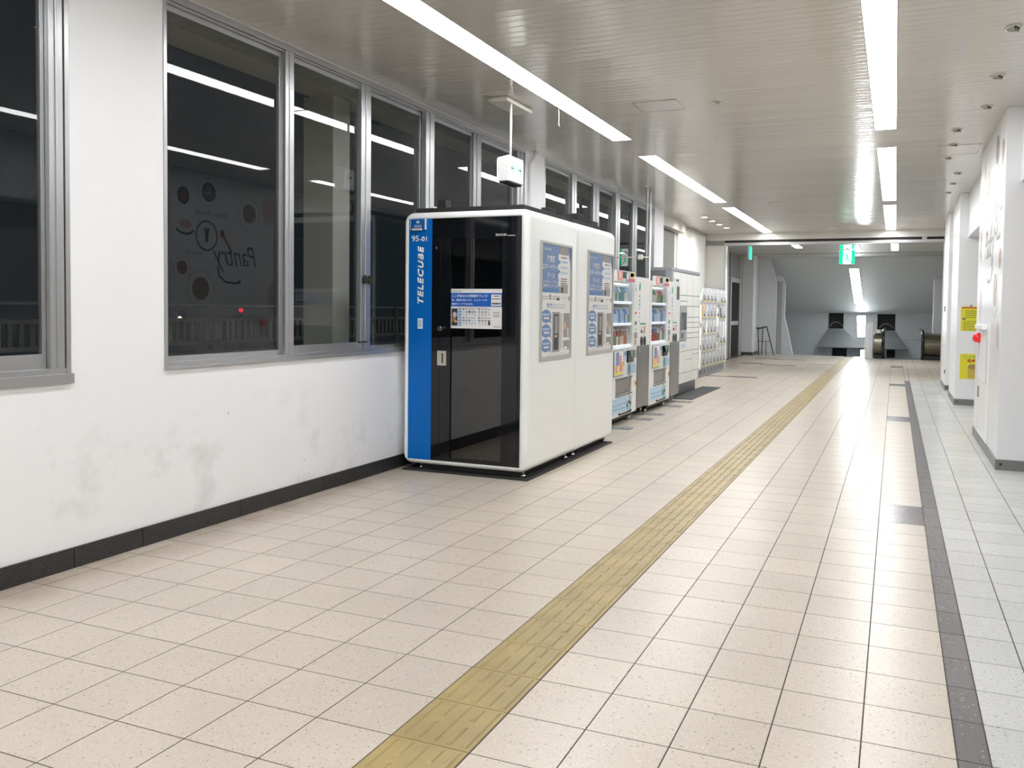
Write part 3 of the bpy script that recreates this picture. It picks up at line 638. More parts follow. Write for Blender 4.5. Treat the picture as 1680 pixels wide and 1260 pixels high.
# ------------------------------------------------------------------ hanging direction sign
t = thing('direction_sign', 'white box sign with green double arrow hanging from the ceiling over the booth', 'sign', (-1.70, 4.70, 2.52))
SX, SB = -1.645, -1.76
m = MB(); F = Face((SX, 0, 0), Y, Z)
m.prism(Face((0, 4.545, 0), X, Z), [(SX - .004, 2.535), (SB + .012, 2.535), (SB, 2.742), (SX - .004, 2.762)], -.325, .0, 0); m.rect(F, 4.56, 4.86, 2.520, 2.536, -.1, -.012, 1); m.build('sign_box', [wht, blackm], t, bevel=.006)
for (FF, nm) in ((Face((SX - .0035, 0, 0), Y, Z), 'front'), (Face((SB - .0005, 9.415, 0), -Y, Z), 'back')):
    m = MB(); m.rect(FF, 4.556, 4.86, 2.55, 2.73, 0, .003, 0); d = .0032
    for s_, c in ((1, 4.64), (-1, 4.78)):
        m.stroke(FF, [(c - .03, 2.655), (c + .03, 2.655)], .016, d, d + .001, 1); tip = c - .036 * s_
        m.stroke(FF, [(tip + .028 * s_, 2.69), (tip, 2.655), (tip + .028 * s_, 2.62)], .014, d, d + .001, 1)
    m.build('sign_face', [signw, green], t)
    text('出口', FF, 4.675, 4.745, 2.562, 2.596, d, greenl, t)
MB().tube([(-1.70, 4.70, 2.75), (-1.70, 4.70, H - .03)], .011).build('hanging_rod', wht, t)
MB().box(-1.86, -1.67, 4.56, 5.13, H - .045, H - .001).build('ceiling_plate', cream, t, bevel=.012, seg=3)
m = MB(); m.tube([(-1.44, 5.2, H - .001), (-1.45, 5.24, H - .04), (-1.46, 5.26, H - .13), (-1.455, 5.28, H - .15)], .004); m.build('hanging_cord', cream)
tag(bpy.data.objects['hanging_cord'], 'short loose cable end dangling beside the left light row', 'cable')

# ------------------------------------------------------------------ drinks machines and recycling bins
FV = Face((-1.6, 0, 0), Y, Z)
def bottle(h, r, neck, mi_body, mi_lab):
    m = MB(); n = 12
    prof = [(r * .9, 0), (r, .01), (r, h * .62), (r * .8, h * .74), (neck, h * .86), (neck, h * .93)] if neck < r * .8 else [(r * .85, 0), (r, .008), (r, h * .93), (r * .86, h)]
    lo = [[Vector((a * math.cos(2 * math.pi * k / n), a * math.sin(2 * math.pi * k / n), z)) for k in range(n)] for a, z in prof]
    m.loft(lo, 0, 0, 0, mis=[0, 1, 0, 0, 0][:len(prof) - 1])
    if neck < r * .8:
        lo = [[Vector((neck * 1.25 * math.cos(2 * math.pi * k / n), neck * 1.25 * math.sin(2 * math.pi * k / n), z)) for k in range(n)] for z in (h * .93, h)]
        m.loft(lo, 2, 2, 2)
    return m
PROTO = {}
def place_drink(kind, loc, label, group):
    if kind not in PROTO:
        a, b, tall = kind
        o = bottle(.205 if tall else .125, .033, .013 if tall else .03, 0, 1).build('drink_bottle' if tall else 'drink_can', [BTL[a], BTL[b], BTL[6]], base=(0, 0, 0)); PROTO[kind] = o
    else:
        o = PROTO[kind].copy(); COL.objects.link(o)
    o.location = loc; tag(o, label, 'drink', group)
def vending(dy, name):
    y0, y1, xb = 7.405 + dy, 8.585 + dy, -2.36
    t = thing('vending_machine', f'white drinks machine, {name}', 'vending machine', (-2.0, (y0 + y1) / 2, 0), 'white drinks machines')
    D = lambda a: a + dy
    m = MB()
    win = (D(7.50), D(8.362), .95, 1.745); out = (D(7.66), D(8.352), .368, .562)
    m.holes(FV, y0, y1, .10, 1.825, [win, out], -.05, 0, 0)
    m.rect(FV, y0, y1, .10, 1.825, -.76, -.42, 0); m.rect(FV, y0, y0 + .05, .10, 1.825, -.42, -.05, 0); m.rect(FV, y1 - .05, y1, .10, 1.825, -.42, -.05, 0)
    m.rect(FV, y0 + .05, y1 - .05, 1.775, 1.825, -.42, -.05, 0); m.rect(FV, y0 + .05, y1 - .05, .10, .36, -.42, -.05, 0); m.rect(FV, y0 + .05, y1 - .05, .6, .93, -.42, -.05, 0)
    m.rect(FV, win[1] + .002, win[1] + .03, .93, 1.775, -.42, -.05, 0)
    m.rect(FV, y0 + .02, y1 - .02, .055, .10, -.70, -.03, 1)
    m.build('cabinet', [vwhite, blackm], t, bevel=.004)
    m = MB()
    for i, zs in enumerate((.962, 1.232, 1.502)):
        m.rect(FV, win[0], win[1], zs - .008, zs + .004, -.41, -.032, 0); m.rect(FV, win[0] + .002, win[1] - .002, zs - .010, zs + .020, -.0315, -.0235, 1)
        for k in range(11): m.rect(FV, win[0] + .02 + k * .076, win[0] + .06 + k * .076, zs - .004, zs + .012, .0005, .004, 2)
    m.build('display_shelf', [vwhite, vlit, bluel], t)
    MB().rect(FV, win[0] + .01, win[1] - .01, 1.735, 1.77, -.2, -.06).build('display_lamp', vlit, t)
    MB().rect(FV, win[0] + .001, win[1] - .001, win[2] + .001, win[3] - .001, -.022, -.014).build('display_glass', clearglass, t)
    rg = random.Random(11 + int(dy * 10))
    for i, zs in enumerate((.9665, 1.2365, 1.5065)):
        fam = ((3, 4, 5, 7), (0, 1, 2, 1), (1, 0, 2, 6))[i] if dy == 0 else ((1, 0, 6, 4), (0, 1, 5, 1), (4, 7, 5, 2))[i]
        for k in range(11):
            a = rg.choice(fam); b = rg.choice((6, a, rg.choice(fam), rg.choice(fam), 2))
            place_drink((a, b, True if i else rg.random() > .3), (-1.667, win[0] + .04 + k * .077, zs + .0005), f'small drink behind the glass on the {("bottom", "middle", "top")[i]} shelf of the {"nearer" if dy == 0 else "farther"} drinks machine', f'drinks on the {("bottom", "middle", "top")[i]} shelf of the {"nearer" if dy == 0 else "farther"} machine')
    m = MB(); m.rect(FV, D(7.50), D(8.262), 1.762, 1.893, .0005, .05, 0)
    F = Face((-1.5495, 0, 0), Y, Z)
    for (a, b, c, e, k) in ((7.51, 7.72, 1.77, 1.885, 1), (7.73, 7.86, 1.80, 1.88, 2), (7.87, 7.98, 1.768, 1.885, 3), (7.99, 8.255, 1.81, 1.89, 4), (8.05, 8.2, 1.83, 1.875, 5), (7.99, 8.255, 1.767, 1.806, 6)): m.rect(F, D(a), D(b), c, e, .0005, .003, k)
    m.disc(F, D(7.60), 1.83, .05, .04, .0035, .006, 4); m.disc(F, D(7.92), 1.83, .03, .045, .0035, .006, 5)
    m.build('advert_board', [vwhite, pink, ink, bluep, mat('print_gold', (.72, .62, .30), .4), wht, mat('print_crimson', (.60, .06, .16), .4)], t)
    m = MB(); m.rect(FV, D(8.385), D(8.56), .955, 1.75, .0005, .006, 0)
    F = Face((-1.5935, 0, 0), Y, Z); q = .0005
    m.rect(F, D(8.44), D(8.52), 1.365, 1.392, q, .004, 1); m.rect(F, D(8.45), D(8.515), 1.225, 1.275, q, .004, 2); m.rect(F, D(8.46), D(8.5), 1.23, 1.262, .0045, .006, 3); m.rect(F, D(8.43), D(8.53), 1.05, 1.13, q, .01, 4); m.rect(F, D(8.44), D(8.525), .965, 1.035, q, .005, 5); m.rect(F, D(8.46), D(8.52), 1.16, 1.175, q, .004, 2); m.rect(F, D(8.46), D(8.505), 1.66, 1.70, q, .003, 6); m.rect(F, D(8.445), D(8.515), 1.70, 1.735, q, .003, 7)
    m.build('coin_panel', [vwhite, red, green, ink, greyc, mat('print_khaki', (.42, .38, .26), .5), teal, bluel], t)
    m = MB(); m.rect(FV, D(7.55), D(7.94), .605, .925, .0005, .012, 0); F = Face((-1.5878, 0, 0), Y, Z)
    m.rect(F, D(7.565), D(7.925), .62, .915, .0002, .001, 1)
    for (a, b, c, e, k) in ((7.58, 7.70, .64, .76, 2), (7.62, 7.75, .74, .90, 3), (7.76, 7.85, .66, .86, 4), (7.83, 7.91, .66, .78, 2), (7.58, 7.9, .625, .65, 5)): m.rect(F, D(a), D(b), c, e, .0013 + .0002 * k, .0016 + .0002 * k, k)
    m.build('poster_pocket', [greyc, paper, orange, bluep, pink, yel], t, bevel=.001)
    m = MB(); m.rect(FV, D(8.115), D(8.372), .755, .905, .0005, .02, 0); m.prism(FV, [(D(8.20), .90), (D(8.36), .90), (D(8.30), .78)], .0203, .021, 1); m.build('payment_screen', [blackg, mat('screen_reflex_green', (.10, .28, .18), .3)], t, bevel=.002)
    m = MB(); m.rect(FV, D(7.985), D(8.085), .80, .905, .0005, .006, 0); m.rect(FV, D(8.0), D(8.07), .845, .895, .0062, .0075, 1); m.rect(FV, D(7.99), D(8.08), .72, .785, .0005, .005, 2); m.rect(FV, D(8.45), D(8.53), .80, .9, .0005, .012, 3); m.build('sticker', [bluel, bluep, mat('print_pale_green', (.6, .7, .55), .4), greyc], t)
    m = MB(); m.disc(FV, D(8.23), .66, .075, .08, .0005, .003, 0); m.disc(FV, D(8.245), .66, .04, .07, .0032, .004, 1); m.rect(FV, D(8.25), D(8.55), .60, .735, .0005, .003, 2); lines(m, FV, D(8.32), D(8.53), .615, .72, 4, .0032, .004, 3); m.build('notice_sticker', [mat('print_leaf_green', (.16, .42, .22), .4), bluep, bluel, teal], t)
    m = MB(); m.prism(Face((0, out[0] + .003, 0), -X, Z), [(1.615, .558), (1.625, .372), (1.64, .372), (1.63, .558)], 0, out[1] - out[0] - .006, 0); m.rect(FV, out[0], out[1], .36, .372, -.2, -.05, 1)
    m.rect(FV, out[0] - .012, out[1] + .012, .562, .574, .0005, .012, 1); m.rect(FV, out[0] - .012, out[1] + .012, .354, .367, .0005, .012, 1); m.build('delivery_flap', [mat('smoked_flap', (.15, .15, .155), .2), greyk], t)
    m = MB(); m.rect(FV, D(7.46), D(8.15), .155, .335, .0005, .003, 0); lines(m, FV, D(7.55), D(8.1), .19, .29, 2, .0032, .004, 1, .35, 3)
    for (c, l, h) in ((8.20, -.05, .12), (8.25, 0, .19), (8.30, .04, .15)): m.stroke(FV, [(D(c), .15), (D(c + l * .5), .15 + h * .5), (D(c + l), .15 + h)], .05, .0005, .003, 2)
    m.build('lower_graphic', [bluel, teal, teal], t)
    m = MB(); m.rect(FV, D(8.505), D(8.56), .43, .505, .0005, .005, 0); m.rect(FV, D(8.515), D(8.55), .455, .48, .0052, .007, 1); m.build('warning_tag', [orange, ink], t)
    m = MB(); m.rect(FV, D(7.80), D(8.32), .118, .132, .0005, .014); m.rect(FV, D(7.80), D(7.815), .132, .145, .0005, .014); m.rect(FV, D(8.305), D(8.32), .132, .145, .0005, .014); m.build('kick_handle', blackm, t)
    for (fx, fy) in ((-1.66, y0 + .03), (-1.66, y1 - .16), (-2.25, y0 + .1), (-2.25, y1 - .1)): MB().tube([(fx, fy, .0005), (fx, fy, .058)], .02).build('foot', chrome, t)
    return t
def binunit(dy, name):
    y0, y1 = 8.592 + dy, 9.195 + dy
    t = thing('recycling_bin', f'tall white and steel bin with two round holes, {name}', 'recycling bin', (-2.0, (y0 + y1) / 2, 0), 'recycling bins beside the drinks machines')
    D = lambda a: a + dy
    m = MB(); m.rect(FV, y0, y1, .945, 1.85, -.36, -.002, 0); m.rect(FV, y0, y1, .12, .945, -.36, -.03, 0); m.build('housing', vwhite, t, bevel=.006)
    m = MB(); m.rect(FV, y0 + .006, y1 - .006, .125, .94, -.029, .004, 0); m.disc(FV, D(8.664), .882, .014, .014, .0045, .02, 1); m.build('service_door', [steel, chrome], t, bevel=.004)
    for c in (8.805, 8.955):
        m = MB(); m.ring(FV, D(c), 1.003, .062, .062, .008, -.001, .003, 0); m.disc(FV, D(c), 1.003, .055, .055, -.001, .0015, 0); m.build('bin_opening', [blackm, greyc], t)
    m = MB(); m.rect(FV, D(8.715), D(9.0), 1.085, 1.245, -.0015, .002, 0); m.rect(FV, D(8.715), D(9.0), 1.222, 1.245, .0022, .003, 1)
    m.rect(FV, D(8.73), D(8.85), 1.10, 1.205, .0022, .003, 2); m.stroke(FV, [(D(8.88), 1.11), (D(8.93), 1.15), (D(8.98), 1.20)], .025, .0022, .003, 3); m.stroke(FV, [(D(8.88), 1.20), (D(8.93), 1.15), (D(8.98), 1.11)], .02, .0022, .003, 3); m.rect(FV, D(8.745), D(8.835), 1.12, 1.15, .0032, .004, 4)
    m.build('sorting_label', [paper, green, greyl, red, ink], t)
    m = MB(); m.prism(FV, [(D(8.655), 1.68), (D(8.69), 1.665), (D(8.725), 1.69), (D(8.728), 1.74), (D(8.69), 1.785), (D(8.658), 1.735)], -.0015, .002, 0); m.prism(FV, [(D(8.665), 1.675), (D(8.70), 1.68), (D(8.71), 1.72), (D(8.68), 1.70)], .0022, .003, 1); m.build('leaf_emblem', [green, greenl], t)
    for i in range(7): MB().disc(FV, D(8.69), 1.60 - i * .055, .022 if i < 3 else .012, .02 if i < 3 else .013, -.0015, .0015, 0, n=(4, 7, 5)[i % 3]).build('printed_mark', bluep if i < 5 else pink, t)
    if dy > 0: m = MB(); m.rect(FV, 10.80, 10.935, 1.585, 1.79, -.0015, .006, 0); m.rect(FV, 10.825, 10.91, 1.605, 1.77, .0062, .008, 1); m.build('display_slot', [greyk, mat('slot_green', (.05, .09, .07), .2)], t)
    for (fx, fy) in ((-1.70, y0 + .04), (-1.70, y1 - .04), (-1.92, y0 + .04), (-1.92, y1 - .04)): MB().tube([(fx, fy, .0105 if False else .0005), (fx, fy, .122)], .016).build('foot', chrome, t)
vending(0, 'half hidden behind the rear booth, nearer of the two'); binunit(0, 'between the two drinks machines')
vending(1.81, 'beside the parcel locker, farther of the two'); binunit(1.81, 'next to the parcel locker')
for i, (yy, w) in enumerate(((7.55, 'under the near corner of the nearer drinks machine'), (8.52, 'under the far end of the nearer drinks machine'), (9.10, 'under the bin between the machines'), (10.22, 'under the far end of the farther drinks machine'), (10.90, 'under the bin beside the parcel locker'))):
    m = MB(); m.box(-1.78, -1.36, yy - .09, yy + .09, .0006, .010); m.tube([(-1.47, yy, .010), (-1.47, yy, .018)], .016, n=6); m.tube([(-1.41, yy, .010), (-1.41, yy, .018)], .012, n=6)
    tag(m.build('floor_bracket', greyc, bevel=.003), f'flat dark steel floor plate {w}', 'floor plate', 'anchor plates under the machines')

# ------------------------------------------------------------------ parcel locker
FP = Face((-1.75, 0, 0), Y, Z)
t = thing('parcel_locker', 'tall white parcel locker with many doors and a grey touch screen', 'parcel locker', (-1.95, 12.1, 0))
y0, y1 = 11.06, 13.16
m = MB(); m.rect(FP, y0, y1, .20, 2.045, -.38, -.012, 0); m.build('cabinet', mat('locker_gap_grey', (.16, .16, .16), .5), t)
MB().rect(FP, y0 - .004, y1 + .004, 2.046, 2.10, -.385, .004).build('top_band', greyc, t, bevel=.003)
m = MB(); m.rect(FP, y0 - .006, y0 + .0, 1.80, 2.045, -.10, .002); m.rect(FP, y0, y0 + .10, 1.80, 2.045, -.0115, .002); m.build('corner_cover', greyc, t)
MB().rect(FP, y0 + .03, y1 - .02, .0125, .199, -.36, -.045).build('plinth', greyk, t)
ldoor = mat('locker_white_door', (.76, .765, .735), .35)
def ld(a, b, c, e, nm='door', mt=None):
    return MB().rect(FP, a + .006, b - .006, c + .005, e - .005, -.0115, .004).build(nm, mt or ldoor, t, bevel=.003)
c0, c1, c2, c3, c4 = 11.165, 11.653, 12.143, 12.627, 13.155
ld(c0, c1, .945, 2.04); ld(c0, c1, .60, .945); ld(c0, c1, .20, .60)
for (a, b) in zip((1.672, 1.574, 1.49), (2.04, 1.672, 1.574)): ld(c1, c2, a, b)
for (a, b) in zip((.732, .375, .20), (.915, .732, .375)): ld(c1, c2, a, b)
for k, (a, b) in enumerate(((c2, c3), (c3, c4))):
    vs = [.20, .373, .585 if k == 0 else .66, .735, .948, 1.036, 1.125, 1.213, 1.302, 1.49, 1.672, 2.04]
    for p, q in zip(vs, vs[1:]): ld(a, b, p, q)
con = MB(); con.rect(FP, c1 + .004, c2 - .004, .92, 1.486, -.0115, .012); con = con.build('touch_console', mat('console_grey', (.30, .32, .35), .4), t, bevel=.004)
F = Face((-1.738, 0, 0), Y, Z)
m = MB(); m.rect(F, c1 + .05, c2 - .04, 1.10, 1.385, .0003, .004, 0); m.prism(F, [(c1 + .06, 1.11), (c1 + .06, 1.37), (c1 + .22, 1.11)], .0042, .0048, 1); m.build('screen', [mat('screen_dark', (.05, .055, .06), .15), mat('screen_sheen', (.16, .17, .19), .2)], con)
m = MB(); m.rect(F, c1 + .12, c1 + .26, .96, 1.05, .0003, .01, 0); m.rect(F, c1 + .16, c1 + .20, .97, 1.02, .0103, .014, 1); m.build('keypad', [greyk, greyl], con)
m = MB(); m.rect(FP, c1 + .12, c1 + .38, .80, .86, .0043, .006); m.build('label_plate', bluel, t)
text('ヨ', FP, 11.18, 11.27, 1.875, 1.93, .0045, green, t, bold=.02); text('M', FP, 11.36, 11.53, 1.875, 1.93, .0045, ink, t, bold=.02)
tag(MB().box(-1.79, -1.44, 11.28, 13.75, .0006, .011).build('floor_mat', mat_floor, bevel=.003), 'dark rubber mat on the floor in front of the parcel locker', 'mat')

# ------------------------------------------------------------------ coin lockers
FC_ = Face((-2.25, 0, 0), Y, Z)
t = thing('coin_locker', 'grey steel coin locker bank with yellow key tags, beside the far shutter opening', 'coin locker', (-2.52, 17.2, 0))
y0, y1 = 15.62, 18.76
m = MB(); m.rect(FC_, y0, y1, .19, 1.93, -.55, -.012, 0); m.rect(FC_, y0, 15.835, .19, 1.93, -.0118, .004, 1); m.rect(FC_, 18.63, y1, .19, 1.93, -.0118, .004, 1); m.build('cabinet', [mat('locker_gap_dark', (.14, .14, .145), .5), vwhite], t, bevel=.003)
m = MB(); m.rect(FC_, y0, y1, .0005, .19, -.53, -.03, 0)
for k in range(7): m.rect(FC_, 15.95 + k * .4, 16.08 + k * .4, .07, .15, -.0295, -.026, 1)
m.build('plinth', [mat('locker_plinth', (.16, .17, .19), .35, metal=.4), black], t)
m = MB()
for z in (.60, 1.06, 1.55): m.rect(FC_, 15.70, 15.79, z, z + .10, .0045, .007, 0)
m.rect(FC_, 15.66, 15.76, 1.80, 1.92, .0045, .007, 1); m.rect(FC_, 15.65, 15.67, 1.12, 1.25, .0045, .007, 2); m.build('side_sign', [ink, green, red], t)
colx = [15.84 + .399 * k for k in range(8)]
def cd(k, za, zb, tagc=2, n=1):
    a, b = colx[k], colx[k + n]
    d = MB().rect(FC_, a + .008, b - .008, za + .006, zb - .006, -.0116, .003).build('door', lockst, t, bevel=.002)
    m = MB(); c = b - .10; z = za + .055
    m.rect(FC_, c - .16, c + .03, z - .03, z + .01, .0035, .012, tagc); m.disc(FC_, c - .06, z + .03, .03, .03, .0035, .03, 1, n=14); m.rect(FC_, c - .07, c - .05, z + .05, z + .12, .0035, .014, 1); m.rect(FC_, c - .2, c - .12, zb - .09, zb - .05, .0035, .005, 0)
    m.build('key_lock', [wht, greyc, mat('key_tag_yellow', (.66, .55, .22), .5)], d)
for k in range(4):
    for (a, b) in ((.20, .525), (.525, .895), (.895, 1.245), (1.245, 1.585), (1.585, 1.92)): cd(k, a, b)
for k in (4,): cd(k, .20, .75); cd(k, .75, 1.245); cd(k, 1.245, 1.45); cd(k, 1.45, 1.92)
for k in (5, 6): cd(k, .20, .62); cd(k, .62, 1.20); cd(k, 1.20, 1.56); cd(k, 1.56, 1.92)
m = MB(); m.rect(FC_, 15.90, 16.12, 1.27, 1.53, .0035, .008, 0); m.rect(FC_, 16.30, 16.55, 1.27, 1.50, .0035, .006, 1); m.rect(FC_, 17.45, 17.72, 1.08, 1.52, .0035, .007, 2); m.rect(FC_, 16.3, 16.42, .92, 1.2, .0035, .006, 2); m.rect(FC_, 17.9, 18.0, 1.28, 1.5, .0035, .008, 3); m.disc(FC_, 17.6, 1.33, .05, .04, .0072, .0085, 3); m.rect(FC_, 18.3, 18.45, .8, 1.16, .0035, .006, 2)
m.build('notice', [orange, bluel, wht, ink], t)

# pipe pair dropping from the ceiling behind the bins
for i, (xx, yy, w) in enumerate(((-2.03, 10.56, 'left one of a close pair'), (-1.99, 10.60, 'right one of a close pair'))):
    o = MB().tube([(xx, yy, .0005), (xx, yy, H - .02), (xx, yy, H - .02), (xx, yy, H - .001)], [.0165, .0165, .034, .034] if i == 0 else [.0165, .0165, .0165, .0165], n=16).build('steel_pipe', pipem)
    tag(o, f'shiny vertical steel pipe in front of the far windows, {w}', 'pipe', 'vertical pipes before the far windows')
m = MB(); m.box(-2.12, -1.96, 10.515, 10.54, 2.215, 2.24); m.box(-2.14, -2.08, 10.48, 10.54, 2.19, 2.27); m.box(-2.50, -2.12, 10.515, 10.54, 2.22, 2.235)
tag(m.build('pipe_bracket', cream), 'small bracket arm holding the pipes at the far windows', 'bracket')
# ------------------------------------------------------------------ right side: mural, hydrant cabinet, posters
FM = Face((2.38, 0, 0), -Y, Z)                 # u = -y
def mglo(n, c):
    m = mat(n, c, .3, coat=.6); m.node_tree.nodes['Principled BSDF'].inputs['Coat Roughness'].default_value = .35; return m
def MU(y): return -y
t = thing('wall_mural', 'pale food themed mural with cursive lettering covering the corridor face of the near pier', 'mural', (2.38, 7.77, .12))
MB().rect(FM, -9.036, -6.504, .10, 3.275, .0004, .0022).build('mural_sheet', mglo('mural_paper', (.80, .80, .815)), t)
q = .0024
m = MB()
m_mats = [mglo('mural_white', (.85, .85, .85)), mglo('food_dark', (.06, .05, .05)), mglo('mural_brown', (.30, .18, .10)), mglo('food_red', (.42, .12, .10)), mglo('food_herb', (.30, .27, .10)), mglo('mural_ink', (.03, .03, .035)), mglo('mural_grey', (.6, .59, .58)), mglo('plate_rim', (.62, .64, .66)), mglo('mural_pink', (.72, .40, .42)), mglo('chilli_red', (.32, .04, .05))]
def plate(y, z, r, food, k=.62):
    m.disc(FM, MU(y), z, r, r, q, q + .001, 7); m.disc(FM, MU(y), z, r * .9, r * .9, q + .0012, q + .002, 0); m.disc(FM, MU(y), z, r * k, r * k, q + .0022, q + .004, food, n=18)
    rg = random.Random(int(y * 100))
    for i in range(9):
        a, b = rg.uniform(0, 6.28), rg.uniform(0, r * k * .7); m.disc(FM, MU(y) + b * math.cos(a), z + b * math.sin(a), r * .13, r * .1, q + .0042, q + .005 + i * .0001, rg.choice((food, 4, 3, 2)), n=8)
plate(7.22, 3.02, .20, 1, .7); plate(8.06, 2.80, .24, 4, .6); plate(6.71, 1.93, .155, 3, .62); plate(7.06, 1.65, .27, 2, .6)
m.disc(FM, MU(6.74), 2.92, .11, .12, q, q + .001, 1); m.disc(FM, MU(6.74), 2.92, .075, .08, q + .0012, q + .002, 9, n=9)
m.ring(FM, MU(7.18), 2.40, .215, .215, .022, q, q + .001, 5); m.stroke(FM, [(MU(7.18) - .03, 2.50), (MU(7.18), 2.32), (MU(7.18) + .03, 2.50)], .04, q, q + .001, 5)
m.stroke(FM, [(MU(7.50), 2.44), (MU(7.68), 2.20)], .035, q, q + .001, 9); m.disc(FM, MU(7.49), 2.45, .045, .055, q + .0012, q + .002, 9, n=12)
m.stroke(FM, [(MU(6.62) , 2.45), (MU(6.68), 2.41), (MU(6.78), 2.395), (MU(6.87), 2.41), (MU(6.93), 2.45)], .03, q, q + .001, 5); m.disc(FM, MU(6.78), 2.53, .11, .06, q, q + .001, 8)
m.stroke(FM, [(MU(7.40), 1.98), (MU(7.42), 1.85), (MU(7.55), 1.76), (MU(7.75), 1.74), (MU(7.86), 1.77)], .03, q, q + .001, 5); m.disc(FM, MU(7.84), 1.765, .035, .028, q + .0012, q + .002, 5, n=10)
for (yy, zz, r_, k) in ((8.5, 2.9, .16, 8), (8.75, 2.2, .14, 3), (8.62, 1.55, .16, 8), (6.72, 1.22, .09, 8)): m.disc(FM, MU(yy), zz, r_, r_ * 1.5, q, q + .001, 6 if k == 8 else 7); m.disc(FM, MU(yy), zz, r_ * .6, r_, q + .0012, q + .002, k)
m.build('mural_picture', m_mats, t)
text('Pantry', FM, MU(8.22), MU(7.30), 1.90, 2.30, q, MATS['mural_ink'], t, bold=-.002, shear=.35)
text('Daily foods', FM, MU(7.60), MU(6.96), 2.66, 2.76, q, mglo('mural_text_grey', (.3, .29, .28)), t, shear=.2)
text('Fresh deli', FM, MU(7.08), MU(6.78), 2.12, 2.18, q, mglo('mural_text_grey', (.3, .29, .28)), t, shear=.2)
# hydrant cabinet
t = thing('hydrant_cabinet', 'white wall cabinet with a red lamp set in the corridor face of the near pier', 'cabinet', (2.38, 7.85, .12))
FHy = Face((2.3775, 0, 0), -Y, Z)
m = MB(); m.holes(FHy, MU(8.47), MU(7.36), .11, 1.31, [(MU(8.42), MU(7.52), .14, .70)], .0005, .014, 0); m.build('cabinet_frame', pillarm, t, bevel=.003)
MB().rect(FHy, MU(8.415), MU(7.525), .145, .695, .001, .009).build('cabinet_door', mat('hydrant_door', (.84, .83, .80), .3), t, bevel=.002)
m = MB(); m.rect(FHy, MU(8.38), MU(8.33), .50, .62, .009, .022); m.build('door_handle', greyc, t)
m = MB(); m.rect(FHy, MU(7.545), MU(7.528), .70, 1.24, .0145, .018); m.build('panel_slot', greyl, t)
MB().rect(FHy, MU(8.45), MU(7.60), 1.255, 1.30, .0145, .06).build('light_hood', wht, t, bevel=.004)
lo = []
Fl = FHy
m = MB(); n = 18
for (r_, d_) in ((.055, .0145), (.055, .04), (.047, .065), (.03, .082), (.008, .088)): lo.append([Fl.P(MU(8.33) + r_ * math.cos(2 * math.pi * k / n), 1.155 + r_ * math.sin(2 * math.pi * k / n), d_) for k in range(n)])
m.loft(lo, 0, 0, 0); m.build('red_lamp', mat('red_lamp_dome', (.70, .012, .015), .12, spec=.6, emit=.25), t)
m = MB(); m.prism(FHy, [(MU(8.44), 1.15), (MU(8.42), 1.22), (MU(8.40), 1.15), (MU(8.405), .95), (MU(8.43), .92)], .0145, .017, 0); m.prism(FHy, [(MU(8.435), 1.13), (MU(8.42), 1.19), (MU(8.41), 1.13), (MU(8.415), 1.02), (MU(8.43), 1.02)], .0172, .0185, 1); m.build('printed_motif', [greyl, pink], t)
# yellow posters
FY = Face((0, 12.6, 0), X, Z)
p1 = thing('notice_poster', 'yellow notice poster dense with small print, upper of the two on the far pier', 'poster', (2.58, 12.6, 1.155), 'yellow posters on the pier')
m = MB(); m.rect(FY, 2.432, 2.72, 1.155, 1.53, .0005, .004, 0); q = .0043
m.rect(FY, 2.445, 2.71, 1.505, 1.522, q, q + .0006, 1); lines(m, FY, 2.49, 2.70, 1.36, 1.49, 4, q, q + .0006, 2, .35, 1); lines(m, FY, 2.47, 2.70, 1.17, 1.32, 6, q, q + .0006, 2, .35, 2)
m.disc(FY, 2.478, 1.34, .026, .017, q + .001, q + .0016, 3); m.disc(FY, 2.69, 1.34, .026, .017, q + .001, q + .0016, 3); m.build('poster', [yel, red, mat('olive_print', (.20, .20, .04), .5), brown], p1)
MB().disc(FY, 2.57, 1.545, .014, .012, .0045, .012, n=12).build('magnet', ink, p1)
p2 = thing('notice_poster', 'yellow poster with large red lettering, lower of the two on the far pier', 'poster', (2.58, 12.6, .41), 'yellow posters on the pier')
m = MB(); m.rect(FY, 2.44, 2.72, .41, .80, .0005, .004, 0); m.rect(FY, 2.55, 2.70, .42, .60, q, q + .0006, 1); m.disc(FY, 2.62, .60, .07, .04, q + .0002, q + .0007, 2); m.build('poster', [yel, mat('poster_ochre', (.62, .46, .08), .5), mat('poster_tan', (.42, .27, .10), .5)], p2)
text('こども', FY, 2.50, 2.67, .735, .775, q, green, p2, bold=.02)
text('見守り', FY, 2.535, 2.71, .665, .72, q, red, p2, bold=.03)
tag(MB().rect(FY, 2.60, 2.635, 1.0, 1.03, .0005, .012).build('wall_button', greyl, bevel=.003), 'tiny grey button on the pier between the two yellow posters', 'button')

# ------------------------------------------------------------------ escalator hall beyond the gate
YE, HH = 27.6, 3.26
hm = MB()
hm.box(-3.3, -3.1, 19.02, 26.4, 0, HH, 0); hm.box(-3.3, -2.76, 26.4, 27.62, 0, HH, 1)
hm.box(3.0, 3.2, 19.02, 34, -4, HH, 0)
struct(hm.build('wall_hall', [mat('hall_side_wall', (.40, .39, .37), .5), hallw]))
hc = MB(); hc.box(-3.3, 3.2, 19.08, 26.2, HH, HH + .1); hc.box(-3.3, 3.2, 26.2, YE + .4, HH - .02, HH + .1); struct(hc.build('ceiling_hall', hallc))
bs = MB(); bs.box(-3.12, -2.745, 26.385, 27.62, .0005, .10); struct(bs.build('baseboard_hall', greyk))
